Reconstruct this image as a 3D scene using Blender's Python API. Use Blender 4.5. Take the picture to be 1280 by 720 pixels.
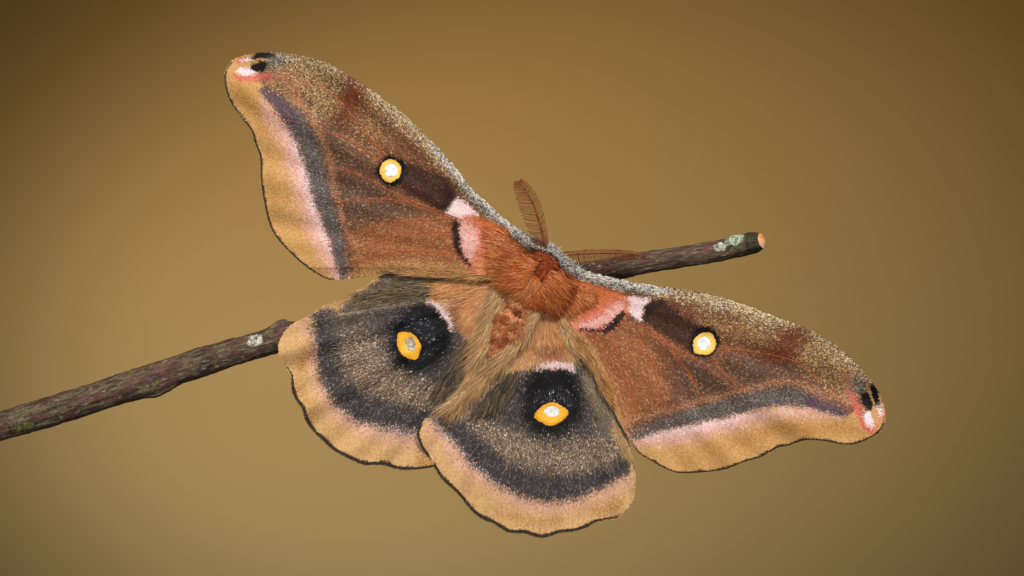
import bpy, math, random
import numpy as np
from mathutils import Vector, geometry

random.seed(7)
RNG = np.random.default_rng(11)
for o in list(bpy.data.objects):
    bpy.data.objects.remove(o)
scene = bpy.context.scene
col = scene.collection

# ------------------------------------------------------------------ camera, world, lamps, exposure
CAM_D = 0.455                    # metres from lens to the plane of the wings
PX = CAM_D * 36.0 / 100.0 / 1280 # metres per photo pixel on that plane (about 0.13 mm)
cam = bpy.data.cameras.new('camera')
cam.lens = 100
cam.sensor_width = 36
cam.clip_start = 0.01
cam.clip_end = 20
camo = bpy.data.objects.new('camera', cam)
camo.location = (0, -CAM_D, 0)
camo.rotation_euler = (math.radians(90), 0, 0)
col.objects.link(camo)
scene.camera = camo

world = bpy.data.worlds.new('World')
scene.world = world
world.use_nodes = True
bg = world.node_tree.nodes['Background']
bg.inputs['Color'].default_value = (1.0, 0.97, 0.93, 1)
bg.inputs['Strength'].default_value = 0.11


def aim(o, target):
    d = Vector(target) - o.location
    o.rotation_euler = d.to_track_quat('-Z', 'Y').to_euler()


def area(name, loc, target, size, power, color=(1, 1, 1)):
    l = bpy.data.lights.new(name, 'AREA')
    l.shape = 'DISK'
    l.size = size
    l.energy = power
    l.color = color
    o = bpy.data.objects.new(name, l)
    o.location = loc
    aim(o, target)
    col.objects.link(o)
    return o


def spot(name, loc, target, power, cone, blend, color, radius=0.08):
    l = bpy.data.lights.new(name, 'SPOT')
    l.energy = power
    l.spot_size = math.radians(cone)
    l.spot_blend = blend
    l.shadow_soft_size = radius
    l.color = color
    o = bpy.data.objects.new(name, l)
    o.location = loc
    aim(o, target)
    col.objects.link(o)
    return o


BACK_Y = 1.5
area('key_softbox', (0.17, -0.38, 0.36), (0.0, 0, 0), 0.20, 3.4, (1.0, 0.97, 0.93))
area('fill_light', (-0.34, -0.36, 0.09), (-0.02, 0, 0), 0.25, 1.05, (1.0, 0.98, 0.96))  # weak fill added from the left to even out the shading
spot('vignette_spot', (-1.39, 0.20, -0.21), (-0.03, BACK_Y, -0.030), 163.0, 20, 1.0, (1.0, 0.96, 0.88))  # added spot; its soft pool stands in for the lens's darkened corners

scene.view_settings.view_transform = 'Standard'
scene.view_settings.look = 'None'
scene.view_settings.exposure = 0.0
scene.view_settings.gamma = 1.0
scene.render.engine = 'CYCLES'

# ------------------------------------------------------------------ helpers
def lin(c):
    c = np.asarray(c, float) / 255.0
    return np.where(c <= 0.04045, c / 12.92, ((c + 0.055) / 1.055) ** 2.4)


def W(p):
    """photo pixel x, pixel y, height above the wing plane in pixels -> metres"""
    p = np.asarray(p, float)
    d = p[..., 2] * PX
    f = (CAM_D - d) / CAM_D
    return np.stack([(p[..., 0] - 640) * PX * f, -d, (360 - p[..., 1]) * PX * f], -1)


def mesh_np(name, verts, faces_flat, loop_totals, mat, parent=None, colors=None, smooth=False, kind=None, vec=None):
    me = bpy.data.meshes.new(name)
    nv = len(verts)
    me.vertices.add(nv)
    me.vertices.foreach_set('co', np.asarray(verts, np.float32).ravel())
    lt = np.asarray(loop_totals, np.int32)
    me.loops.add(int(lt.sum()))
    me.loops.foreach_set('vertex_index', np.asarray(faces_flat, np.int32))
    me.polygons.add(len(lt))
    st = np.concatenate([[0], np.cumsum(lt)[:-1]]).astype(np.int32)
    me.polygons.foreach_set('loop_start', st)
    me.polygons.foreach_set('loop_total', lt)
    me.polygons.foreach_set('use_smooth', np.full(len(lt), smooth))
    me.update(calc_edges=True)
    me.validate()
    if colors is not None:
        a = me.color_attributes.new('tint', 'FLOAT_COLOR', 'POINT')
        c4 = np.ones((nv, 4), np.float32)
        c4[:, :3] = colors
        a.data.foreach_set('color', c4.ravel())
    if vec is not None:
        a = me.attributes.new('along', 'FLOAT_VECTOR', 'POINT')
        a.data.foreach_set('vector', np.asarray(vec, np.float32).ravel())
    me.materials.append(mat)
    o = bpy.data.objects.new(name, me)
    col.objects.link(o)
    if parent:
        o.parent = parent
    if kind:
        o['kind'] = kind
    return o


def catmull(pts, n=8, closed=False):
    P = np.asarray(pts, float)
    m = len(P)
    out = []
    rng = range(m if closed else m - 1)
    for i in rng:
        if closed:
            p0, p1, p2, p3 = P[i - 1], P[i], P[(i + 1) % m], P[(i + 2) % m]
        else:
            p0, p1, p2, p3 = P[max(i - 1, 0)], P[i], P[i + 1], P[min(i + 2, m - 1)]
        t = np.linspace(0, 1, n, endpoint=False)[:, None]
        out.append(0.5 * (2 * p1 + (p2 - p0) * t + (2 * p0 - 5 * p1 + 4 * p2 - p3) * t * t + (3 * p1 - p0 - 3 * p2 + p3) * t ** 3))
    if not closed:
        out.append(P[-1:])
    return np.concatenate(out)


def sd_poly(P, poly):
    poly = np.asarray(poly, float)
    d = np.full(len(P), 1e18)
    ins = np.zeros(len(P), bool)
    j = len(poly) - 1
    for i in range(len(poly)):
        a, b = poly[j], poly[i]
        e = b - a
        w = P - a
        t = np.clip((w @ e) / max(e @ e, 1e-9), 0, 1)
        q = w - t[:, None] * e
        d = np.minimum(d, (q * q).sum(1))
        c = ((a[1] > P[:, 1]) != (b[1] > P[:, 1]))
        if e[1] != 0:
            xi = a[0] + (P[:, 1] - a[1]) / e[1] * e[0]
            ins ^= c & (P[:, 0] < xi)
        j = i
    d = np.sqrt(d)
    return np.where(ins, -d, d)


def sd_line(P, line, widths=0.0):
    line = np.asarray(line, float)
    wd = np.interp(np.linspace(0, 1, len(line)), np.linspace(0, 1, np.size(widths)), np.ravel(widths)) if np.size(widths) > 1 else np.full(len(line), float(np.ravel(widths)[0]))
    d = np.full(len(P), 1e9)
    for i in range(len(line) - 1):
        a, b = line[i], line[i + 1]
        e = b - a
        w = P - a
        t = np.clip((w @ e) / max(e @ e, 1e-9), 0, 1)
        q = w - t[:, None] * e
        d = np.minimum(d, np.sqrt((q * q).sum(1)) - (wd[i] + (wd[i + 1] - wd[i]) * t))
    return d


def sd_ell(P, c, r, ang=0.0):
    a = math.radians(ang)
    q = P - np.asarray(c, float)
    u = q[:, 0] * math.cos(a) + q[:, 1] * math.sin(a)
    v = -q[:, 0] * math.sin(a) + q[:, 1] * math.cos(a)
    return (np.sqrt((u / r[0]) ** 2 + (v / r[1]) ** 2) - 1) * min(r)


def vnoise(P, scale, seed=0):
    """smooth value noise, any dimension 2 or 3, about -1..1"""
    Q = np.asarray(P, float) / scale
    if Q.shape[1] == 2:
        Q = np.concatenate([Q, np.zeros((len(Q), 1))], 1)
    i = np.floor(Q).astype(np.int64)
    f = Q - i
    f = f * f * (3 - 2 * f)
    r = 0
    for dx in (0, 1):
        for dy in (0, 1):
            for dz in (0, 1):
                h = ((i[:, 0] + dx) * 73856093) ^ ((i[:, 1] + dy) * 19349663) ^ ((i[:, 2] + dz) * 83492791) ^ (seed * 2654435761 + 12345)
                h = (h ^ (h >> 13)) * 1274126177 & 0xFFFFFFFF
                h = (h ^ (h >> 16)) & 0xFFFF
                w = (f[:, 0] if dx else 1 - f[:, 0]) * (f[:, 1] if dy else 1 - f[:, 1]) * (f[:, 2] if dz else 1 - f[:, 2])
                r = r + w * (h / 32767.5 - 1)
    return r


# ------------------------------------------------------------------ materials
def new_mat(name):
    m = bpy.data.materials.new(name)
    m.use_nodes = True
    nt = m.node_tree
    b = nt.nodes['Principled BSDF']
    return m, nt, b


def tint_mat(name, rough=0.6, spec=0.25, sheen=0.0, noise=None, trans=0.0):
    m, nt, b = new_mat(name)
    a = nt.nodes.new('ShaderNodeAttribute')
    a.attribute_name = 'tint'
    out = a.outputs['Color']
    if noise:
        n = nt.nodes.new('ShaderNodeTexNoise')
        tc = nt.nodes.new('ShaderNodeTexCoord')
        n.inputs['Scale'].default_value = noise[0]
        n.inputs['Detail'].default_value = 6
        nt.links.new(tc.outputs['Object'], n.inputs['Vector'])
        mr = nt.nodes.new('ShaderNodeMapRange')
        mr.inputs['From Min'].default_value = 0.3
        mr.inputs['From Max'].default_value = 0.7
        mr.inputs['To Min'].default_value = 1 - noise[1]
        mr.inputs['To Max'].default_value = 1 + noise[1]
        nt.links.new(n.outputs['Fac'], mr.inputs['Value'])
        vm = nt.nodes.new('ShaderNodeVectorMath')
        vm.operation = 'SCALE'
        nt.links.new(out, vm.inputs[0])
        nt.links.new(mr.outputs['Result'], vm.inputs['Scale'])
        out = vm.outputs['Vector']
        bp = nt.nodes.new('ShaderNodeBump')
        bp.inputs['Strength'].default_value = 0.4
        bp.inputs['Distance'].default_value = 0.0001
        nt.links.new(n.outputs['Fac'], bp.inputs['Height'])
        nt.links.new(bp.outputs['Normal'], b.inputs['Normal'])
    nt.links.new(out, b.inputs['Base Color'])
    b.inputs['Roughness'].default_value = rough
    b.inputs['Specular IOR Level'].default_value = spec
    if sheen:
        b.inputs['Sheen Weight'].default_value = sheen
        b.inputs['Sheen Roughness'].default_value = 0.4
    return m


def flat_mat(name, rgb, rough=0.6, spec=0.3, noise=None, bump=0.0):
    m, nt, b = new_mat(name)
    c = lin(rgb)
    b.inputs['Roughness'].default_value = rough
    b.inputs['Specular IOR Level'].default_value = spec
    if noise:
        tc = nt.nodes.new('ShaderNodeTexCoord')
        n = nt.nodes.new('ShaderNodeTexNoise')
        n.inputs['Scale'].default_value = noise[0]
        n.inputs['Detail'].default_value = 5
        nt.links.new(tc.outputs['Object'], n.inputs['Vector'])
        r = nt.nodes.new('ShaderNodeValToRGB')
        r.color_ramp.elements[0].position = 0.34
        r.color_ramp.elements[1].position = 0.66
        r.color_ramp.elements[0].color = (*lin(noise[1]), 1)
        r.color_ramp.elements[1].color = (*c, 1)
        nt.links.new(n.outputs['Fac'], r.inputs['Fac'])
        nt.links.new(r.outputs['Color'], b.inputs['Base Color'])
        if bump:
            bp = nt.nodes.new('ShaderNodeBump')
            bp.inputs['Strength'].default_value = bump
            bp.inputs['Distance'].default_value = 0.0003
            nt.links.new(n.outputs['Fac'], bp.inputs['Height'])
            nt.links.new(bp.outputs['Normal'], b.inputs['Normal'])
    else:
        b.inputs['Base Color'].default_value = (*c, 1)
    return m


M_SCALE = tint_mat('wing_scales', 0.6, 0.18)
M_MEMB = tint_mat('wing_membrane', 0.7, 0.2, noise=(3500, 0.35))
M_FUR = tint_mat('fur', 0.5, 0.3)
M_SKIN = flat_mat('body_skin', (120, 60, 32), 0.8, 0.1, (900, (70, 36, 22)), 0.4)
M_VEIN = flat_mat('vein_orange', (178, 100, 58), 0.6, 0.2, (1600, (128, 68, 40)))
M_VEIN_PALE = flat_mat('vein_pale', (176, 140, 98), 0.6, 0.2, (2500, (120, 96, 72)))
M_ANT = flat_mat('antenna_brown', (138, 78, 34), 0.5, 0.3, (1500, (96, 52, 25)))
M_LEG = flat_mat('leg_brown', (120, 66, 40), 0.7, 0.2, (900, (80, 42, 28)))
M_RING = tint_mat('eyespot_yellow', 0.5, 0.3, noise=(6000, 0.14))


def window_mat(name, base, dark):
    m, nt, b = new_mat(name)
    tc = nt.nodes.new('ShaderNodeTexCoord')
    n = nt.nodes.new('ShaderNodeTexNoise')
    n.inputs['Scale'].default_value = 1500
    n.inputs['Detail'].default_value = 4
    n.inputs['Distortion'].default_value = 0.8
    nt.links.new(tc.outputs['Object'], n.inputs['Vector'])
    r = nt.nodes.new('ShaderNodeValToRGB')
    r.color_ramp.elements[0].position = 0.36
    r.color_ramp.elements[1].position = 0.58
    r.color_ramp.elements[0].color = (*lin(dark), 1)
    r.color_ramp.elements[1].color = (*lin(base), 1)
    nt.links.new(n.outputs['Fac'], r.inputs['Fac'])
    nt.links.new(r.outputs['Color'], b.inputs['Base Color'])
    bp = nt.nodes.new('ShaderNodeBump')
    bp.inputs['Strength'].default_value = 0.8
    bp.inputs['Distance'].default_value = 0.0004
    nt.links.new(n.outputs['Fac'], bp.inputs['Height'])
    nt.links.new(bp.outputs['Normal'], b.inputs['Normal'])
    b.inputs['Roughness'].default_value = 0.35
    b.inputs['Specular IOR Level'].default_value = 0.5
    return m


M_WIN = window_mat('eyespot_window', (250, 248, 246), (196, 196, 190))  # whitish reflection on the clear pane put into its base colour
M_WIN_DULL = window_mat('eyespot_window_dull', (200, 190, 160), (125, 118, 92))


# ------------------------------------------------------------------ backdrop
def build_backdrop():
    m, nt, b = new_mat('backdrop_paper')
    tc = nt.nodes.new('ShaderNodeTexCoord')
    n = nt.nodes.new('ShaderNodeTexNoise')
    n.inputs['Scale'].default_value = 2.2
    n.inputs['Detail'].default_value = 1.0
    nt.links.new(tc.outputs['Object'], n.inputs['Vector'])
    sp = nt.nodes.new('ShaderNodeSeparateXYZ')
    nt.links.new(tc.outputs['Object'], sp.inputs[0])
    ad = nt.nodes.new('ShaderNodeMath')
    ad.operation = 'MULTIPLY_ADD'
    nt.links.new(n.outputs['Fac'], ad.inputs[0])
    ad.inputs[1].default_value = 0.12
    nt.links.new(sp.outputs[2], ad.inputs[2])
    mr = nt.nodes.new('ShaderNodeMapRange')
    mr.inputs['From Min'].default_value = -0.16
    mr.inputs['From Max'].default_value = 0.26
    nt.links.new(ad.outputs[0], mr.inputs['Value'])
    r = nt.nodes.new('ShaderNodeValToRGB')
    r.color_ramp.elements[0].color = (*lin((162, 138, 92)), 1)
    r.color_ramp.elements[1].color = (*lin((164, 126, 70)), 1)
    nt.links.new(mr.outputs['Result'], r.inputs['Fac'])
    nt.links.new(r.outputs['Color'], b.inputs['Base Color'])
    b.inputs['Roughness'].default_value = 0.95
    b.inputs['Specular IOR Level'].default_value = 0.05
    nx, nz = 24, 16
    v, f = [], []
    for k in range(nz + 1):
        for i in range(nx + 1):
            x = (i / nx - 0.5) * 4.0
            z = (k / nz - 0.5) * 3.0
            v.append((x, BACK_Y + 0.004 * math.sin(x * 3), z))
    for k in range(nz):
        for i in range(nx):
            a = k * (nx + 1) + i
            f += [a, a + 1, a + nx + 2, a + nx + 1]
    o = mesh_np('backdrop', v, f, [4] * (nx * nz), m, smooth=True)
    o['kind'] = 'structure'
    o['label'] = 'plain ochre brown studio backdrop, out of focus behind the moth'
    o['category'] = 'backdrop'


build_backdrop()

# ------------------------------------------------------------------ generic builders in pixel space
def hairs(name, parent, roots, dirs, length, bend, rad, colors, segs=4, wave=0.0, depth_fn=None, tipc=None, mat=None):
    """tapered three-sided strands joined into one stuff part"""
    roots = np.asarray(roots, float)
    N = len(roots)
    dirs = dirs / np.maximum(np.linalg.norm(dirs, axis=1, keepdims=True), 1e-9)
    length = np.broadcast_to(length, (N,)).astype(float)
    rad = np.broadcast_to(rad, (N,)).astype(float)
    bend = np.broadcast_to(bend, (N, 3))
    up = np.array([0, 0, 1.0]) + RNG.normal(0, 0.3, (N, 3))
    side = np.cross(dirs, up)
    side /= np.maximum(np.linalg.norm(side, axis=1, keepdims=True), 1e-9)
    nrm = np.cross(side, dirs)
    ph = RNG.uniform(0, 6.28, N)
    V = np.zeros((N, segs + 1, 3, 3))
    C = np.zeros((N, segs + 1, 3, 3))
    for s in range(segs + 1):
        t = s / segs
        c = roots + dirs * (length * t)[:, None] + bend * (length * t * t)[:, None]
        if wave:
            c = c + side * (wave * length * np.sin(ph + t * 7) * t)[:, None]
        r = rad * (1 - 0.88 * t ** 1.5)
        for k in range(3):
            a = 2 * math.pi * k / 3 + 0.5
            V[:, s, k] = c + side * (r * math.cos(a))[:, None] + nrm * (r * math.sin(a))[:, None]
            cc = colors if tipc is None else colors * (1 - t) + tipc * t
            C[:, s, k] = cc
    base = (np.arange(N) * (segs + 1) * 3)[:, None]
    pat = []
    for s in range(segs):
        for k in range(3):
            a, b = s * 3 + k, s * 3 + (k + 1) % 3
            pat += [a, b, b + 3, a + 3]
    F = (base + np.array(pat)[None]).ravel()
    return mesh_np(name, W(V.reshape(-1, 3)), F, np.full(N * segs * 3, 4), mat or M_FUR, parent, C.reshape(-1, 3), smooth=True, kind='stuff')


def tube(name, parent, path, radii, mat, sides=8, caps=True, smooth=True):
    P = np.asarray(path, float)
    n = len(P)
    R = np.interp(np.linspace(0, 1, n), np.linspace(0, 1, np.size(radii)), np.ravel(radii)) if np.size(radii) > 1 else np.full(n, float(np.ravel(radii)[0]))
    T = np.gradient(P, axis=0)
    T /= np.linalg.norm(T, axis=1, keepdims=True)
    up = np.array([0, 0, 1.0]) if abs(T[0, 2]) < 0.9 else np.array([1.0, 0, 0])
    V = []
    for i in range(n):
        s = np.cross(T[i], up)
        s /= np.linalg.norm(s)
        q = np.cross(s, T[i])
        for k in range(sides):
            a = 2 * math.pi * k / sides
            V.append(P[i] + R[i] * (s * math.cos(a) + q * math.sin(a)))
    F, L = [], []
    for i in range(n - 1):
        for k in range(sides):
            a, b = i * sides + k, i * sides + (k + 1) % sides
            F += [a, b, b + sides, a + sides]
            L.append(4)
    if caps:
        F += list(range(sides))[::-1]
        L.append(sides)
        F += [(n - 1) * sides + k for k in range(sides)]
        L.append(sides)
    return mesh_np(name, W(np.array(V)), F, L, mat, parent, smooth=smooth)


def pick(pal, n):
    """n random colours from a palette [(r,g,b,weight)...], linear"""
    p = np.asarray(pal, float)
    w = p[:, 3] / p[:, 3].sum()
    c = p[RNG.choice(len(p), n, p=w), :3]
    c = c * (1 + RNG.normal(0, 0.06, (n, 1))) + RNG.normal(0, 2.5, (n, 3))
    return lin(np.clip(c, 4, 252))


def mean_pal(pal):
    p = np.asarray(pal, float)
    return (lin(p[:, :3]) * p[:, 3:4]).sum(0) / p[:, 3].sum()


def shape_sd(P, shp):
    k = shp[0]
    if k == 'poly':
        return sd_poly(P, catmull(shp[1], 5, True))
    if k == 'rawpoly':
        return sd_poly(P, shp[1])
    if k == 'line':
        return sd_line(P, catmull(shp[1], 5), shp[2])
    if k == 'ell':
        return sd_ell(P, shp[1], shp[2], shp[3] if len(shp) > 3 else 0)
    if k == 'all':
        return np.full(len(P), -99.0)


def paint(P, layers, random_pick=True):
    """scale pigments laid down layer by layer; soft edges become a stipple of single scales"""
    n = len(P)
    warp = np.stack([vnoise(P, 9, 3), vnoise(P, 9, 4)], 1) * 1.6 + np.stack([vnoise(P, 3, 5), vnoise(P, 3, 6)], 1) * 0.8
    Q = P + warp
    if random_pick:
        Q = Q + RNG.normal(0, 0.6, (n, 2))
    out = np.zeros((n, 3))
    mean = np.zeros((n, 3))
    grain = np.full(n, 0.6)
    coarse = [id(PAL[k]) for k in ('costa', 'costa_gray', 'apex', 'hmid', 'hblue', 'hpinkgray', 'graydust')]
    for shp, soft, pal, strength in layers:
        if shp[0] in ('poly', 'line'):
            pp = np.asarray(shp[1], float)
            mg = soft + 6 + (np.max(shp[2]) if shp[0] == 'line' else 0)
            near = ((Q > pp.min(0) - mg) & (Q < pp.max(0) + mg)).all(1)
            sd = np.full(n, 99.0)
            if near.any():
                sd[near] = shape_sd(Q[near], shp)
        else:
            sd = shape_sd(Q, shp)
        m = np.clip(0.5 - sd / (2 * max(soft, 0.1)), 0, 1)
        m = m * m * (3 - 2 * m) * strength
        if random_pick:
            hit = RNG.random(n) < m
            k = int(hit.sum())
            if k:
                out[hit] = pick(pal, k)
                grain[hit] = 0.86 if id(pal) in coarse else 0.6
            mean = mean * (1 - m[:, None]) + mean_pal(pal) * m[:, None]
        else:
            out = out * (1 - m[:, None]) + mean_pal(pal) * m[:, None]
    if random_pick:
        out = out * grain[:, None] + mean * (1 - grain[:, None])
    return out


def build_wing(name, moth, outline, base, depth, layers, spacing=0.98, scale_len=2.5, scale_wid=1.45, holes=(), len_fn=None):
    poly = catmull(outline, 6, True)
    x0, y0 = poly.min(0) - 2
    x1, y1 = poly.max(0) + 2
    # membrane
    g = 4.0
    gx, gy = np.meshgrid(np.arange(x0, x1, g), np.arange(y0, y1, g))
    gp = np.stack([gx.ravel(), gy.ravel()], 1) + RNG.uniform(-0.8, 0.8, (gx.size, 2))
    gp = gp[sd_poly(gp, poly) < -2.0]
    allp = np.concatenate([poly, gp])
    nb = len(poly)
    res = geometry.delaunay_2d_cdt([Vector(p) for p in allp], [(i, (i + 1) % nb) for i in range(nb)], [], 1, 1e-4)
    v2 = np.array([tuple(v) for v in res[0]])
    tris = np.array([list(f) for f in res[2] if len(f) == 3])
    v3 = np.concatenate([v2, depth(v2)[:, None]], 1)
    mc = paint(v2, layers, False)
    a, b_, c_ = v3[tris[:, 0]], v3[tris[:, 1]], v3[tris[:, 2]]
    wv = W(v3)
    nn = np.cross(wv[tris[:, 1]] - wv[tris[:, 0]], wv[tris[:, 2]] - wv[tris[:, 0]])
    flip = nn[:, 1] > 0
    tris[flip] = tris[flip][:, ::-1]
    wing = mesh_np(name, wv, tris.ravel(), np.full(len(tris), 3), M_MEMB, moth, mc, smooth=True)
    sol = wing.modifiers.new('thickness', 'SOLIDIFY')
    sol.thickness = 0.00008
    sol.offset = -1
    # scales
    gx, gy = np.meshgrid(np.arange(x0, x1, spacing), np.arange(y0, y1, spacing))
    P = np.stack([gx.ravel(), gy.ravel()], 1) + RNG.uniform(-spacing * 0.75, spacing * 0.75, (gx.size, 2))
    P = P[sd_poly(P, poly) < 0.3 + RNG.uniform(-0.8, 0.5, len(P))]
    for h in holes:
        P = P[sd_poly(P, h) > 0.3]
    N = len(P)
    colr = paint(P, layers, True)
    d = P - np.asarray(base, float)
    d /= np.maximum(np.linalg.norm(d, axis=1, keepdims=True), 1e-6)
    ang = RNG.normal(0, 0.22, N)
    ca, sa = np.cos(ang), np.sin(ang)
    t = np.stack([d[:, 0] * ca - d[:, 1] * sa, d[:, 0] * sa + d[:, 1] * ca], 1)
    w = np.stack([-t[:, 1], t[:, 0]], 1)
    L = scale_len * RNG.uniform(0.75, 1.25, N)
    if len_fn is not None:
        L = L * len_fn(P)
    Wd = scale_wid * RNG.uniform(0.75, 1.2, N)
    lift = RNG.uniform(0.12, 0.35, N)
    tip = RNG.uniform(0.05, 0.4, N)
    roll = RNG.normal(0, 0.09, N)
    V = np.zeros((N, 5, 3))
    spec = [(-0.5, -0.35, 0), (-0.5, 0.35, 0), (0.2, 0.5, 0.7), (0.5, 0.0, 1.0), (0.2, -0.5, 0.7)]
    for k, (u, s, h) in enumerate(spec):
        q = P + t * (u * L)[:, None] + w * (s * Wd)[:, None]
        V[:, k, :2] = q
        V[:, k, 2] = lift + tip * h + roll * s * Wd
    V[:, :, 2] += depth(V[:, :, :2].reshape(-1, 2)).reshape(N, 5)
    F = np.arange(N * 5)
    mesh_np('scale_cover', W(V.reshape(-1, 3)), F, np.full(N, 5), M_SCALE, wing, np.repeat(colr, 5, 0), kind='stuff')
    return wing


def lay3(pts, depth, h, n=6):
    q = catmull(pts, n)
    return np.concatenate([q, (depth(q) + h)[:, None]], 1)


def eyespot(wing, depth, outer, inner, ycol, ecol, wmat, h=0.7):
    """raised yellow ring of scales round a glassy pane"""
    po = catmull(outer, 10, True)
    cin = np.asarray(inner[0], float)
    n = len(po)
    ang = np.arctan2(po[:, 1] - cin[1], po[:, 0] - cin[0])
    ri = np.array(inner[1])
    ia = math.radians(inner[2])
    q = np.stack([np.cos(ang - ia) * ri[0], np.sin(ang - ia) * ri[1]], 1)
    q = q * (1 + 0.06 * vnoise(q, 3, 9))[:, None]
    pi_ = cin + np.stack([q[:, 0] * math.cos(ia) - q[:, 1] * math.sin(ia), q[:, 0] * math.sin(ia) + q[:, 1] * math.cos(ia)], 1)
    po = po + (po - cin) / 14 * (0.3 * RNG.normal(0, 1, (n, 1)))
    rings, heights, cols = [], [], []
    prof = [(0, -0.3), (0.12, 0.35), (0.35, 0.6), (0.65, 0.6), (0.88, 0.5), (1.0, 0.2)]
    for t, hh in prof:
        r = po * (1 - t) + pi_ * t
        rings.append(np.concatenate([r, (depth(r) + 0.4 + h * hh)[:, None]], 1))
        k = min(1, t * 2.2)
        cols.append(np.repeat((lin(ecol) * (1 - k) + lin(ycol) * k)[None], n, 0))
    V = np.concatenate(rings)
    F = []
    m = len(prof)
    for i in range(m - 1):
        for j in range(n):
            a, b = i * n + j, i * n + (j + 1) % n
            F += [a, b, b + n, a + n]
    wv = W(V)
    mesh_np('eyespot_ring', wv, F, [4] * ((m - 1) * n), M_RING, wing, np.concatenate(cols), smooth=True)
    # loose yellow scales laid over the ring, ragged at its rim
    ns = 900
    jj = RNG.integers(0, n, ns)
    tt = RNG.uniform(0.06, 0.84, ns)
    Pq = po[jj] * (1 - tt[:, None]) + pi_[jj] * tt[:, None] + RNG.normal(0, 0.3, (ns, 2))
    dd = po[jj] - pi_[jj]
    dd /= np.maximum(np.linalg.norm(dd, axis=1, keepdims=True), 1e-6)
    ww = np.stack([-dd[:, 1], dd[:, 0]], 1)
    Ls, Ws = RNG.uniform(1.0, 1.8, ns), RNG.uniform(0.7, 1.1, ns)
    kk = np.clip(tt * 2.0, 0, 1)[:, None]
    cs = (lin(ecol) * (1 - kk) + lin(ycol) * kk) * (1 + RNG.normal(0, 0.10, (ns, 1)))
    VS = np.zeros((ns, 5, 3))
    for k5, (u5, s5, h5) in enumerate([(-0.5, -0.35, 0), (-0.5, 0.35, 0), (0.2, 0.5, 0.2), (0.5, 0, 0.3), (0.2, -0.5, 0.2)]):
        q5 = Pq + dd * (u5 * Ls)[:, None] + ww * (s5 * Ws)[:, None]
        VS[:, k5, :2] = q5
        VS[:, k5, 2] = depth(q5) + 0.45 + h * 0.62 * np.clip(tt * 4 + 0.5, 0.2, 1) + h5
    mesh_np('ring_scales', W(VS.reshape(-1, 3)), np.arange(ns * 5), np.full(ns, 5), M_SCALE, wing, np.repeat(np.clip(cs, 0, 1), 5, 0), kind='stuff')
    # pane
    V = [np.array([[cin[0], cin[1], 0]])]
    for t in (0.35, 0.7, 1.02):
        V.append(np.concatenate([cin + (pi_ - cin) * t, np.zeros((n, 1))], 1))
    V = np.concatenate(V)
    V[:, 2] = depth(V[:, :2]) + 0.75 + 0.25 * vnoise(V[:, :2], 3.0, 21)
    F, Lt = [], []
    for j in range(n):
        F += [0, 1 + j, 1 + (j + 1) % n]
        Lt.append(3)
    for i in range(2):
        for j in range(n):
            a, b = 1 + i * n + j, 1 + i * n + (j + 1) % n
            F += [a, a + n, b + n, b]
            Lt.append(4)
    mesh_np('eyespot_window', W(V), F, Lt, wmat, wing, smooth=True)
    return po


# ------------------------------------------------------------------ the moth
moth = bpy.data.objects.new('moth', None)
moth.location = (0, 0, 0)
moth.empty_display_size = 0.01
col.objects.link(moth)
moth['label'] = 'large brown moth with four yellow ringed eyespots clinging to the twig'
moth['category'] = 'moth'

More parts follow.
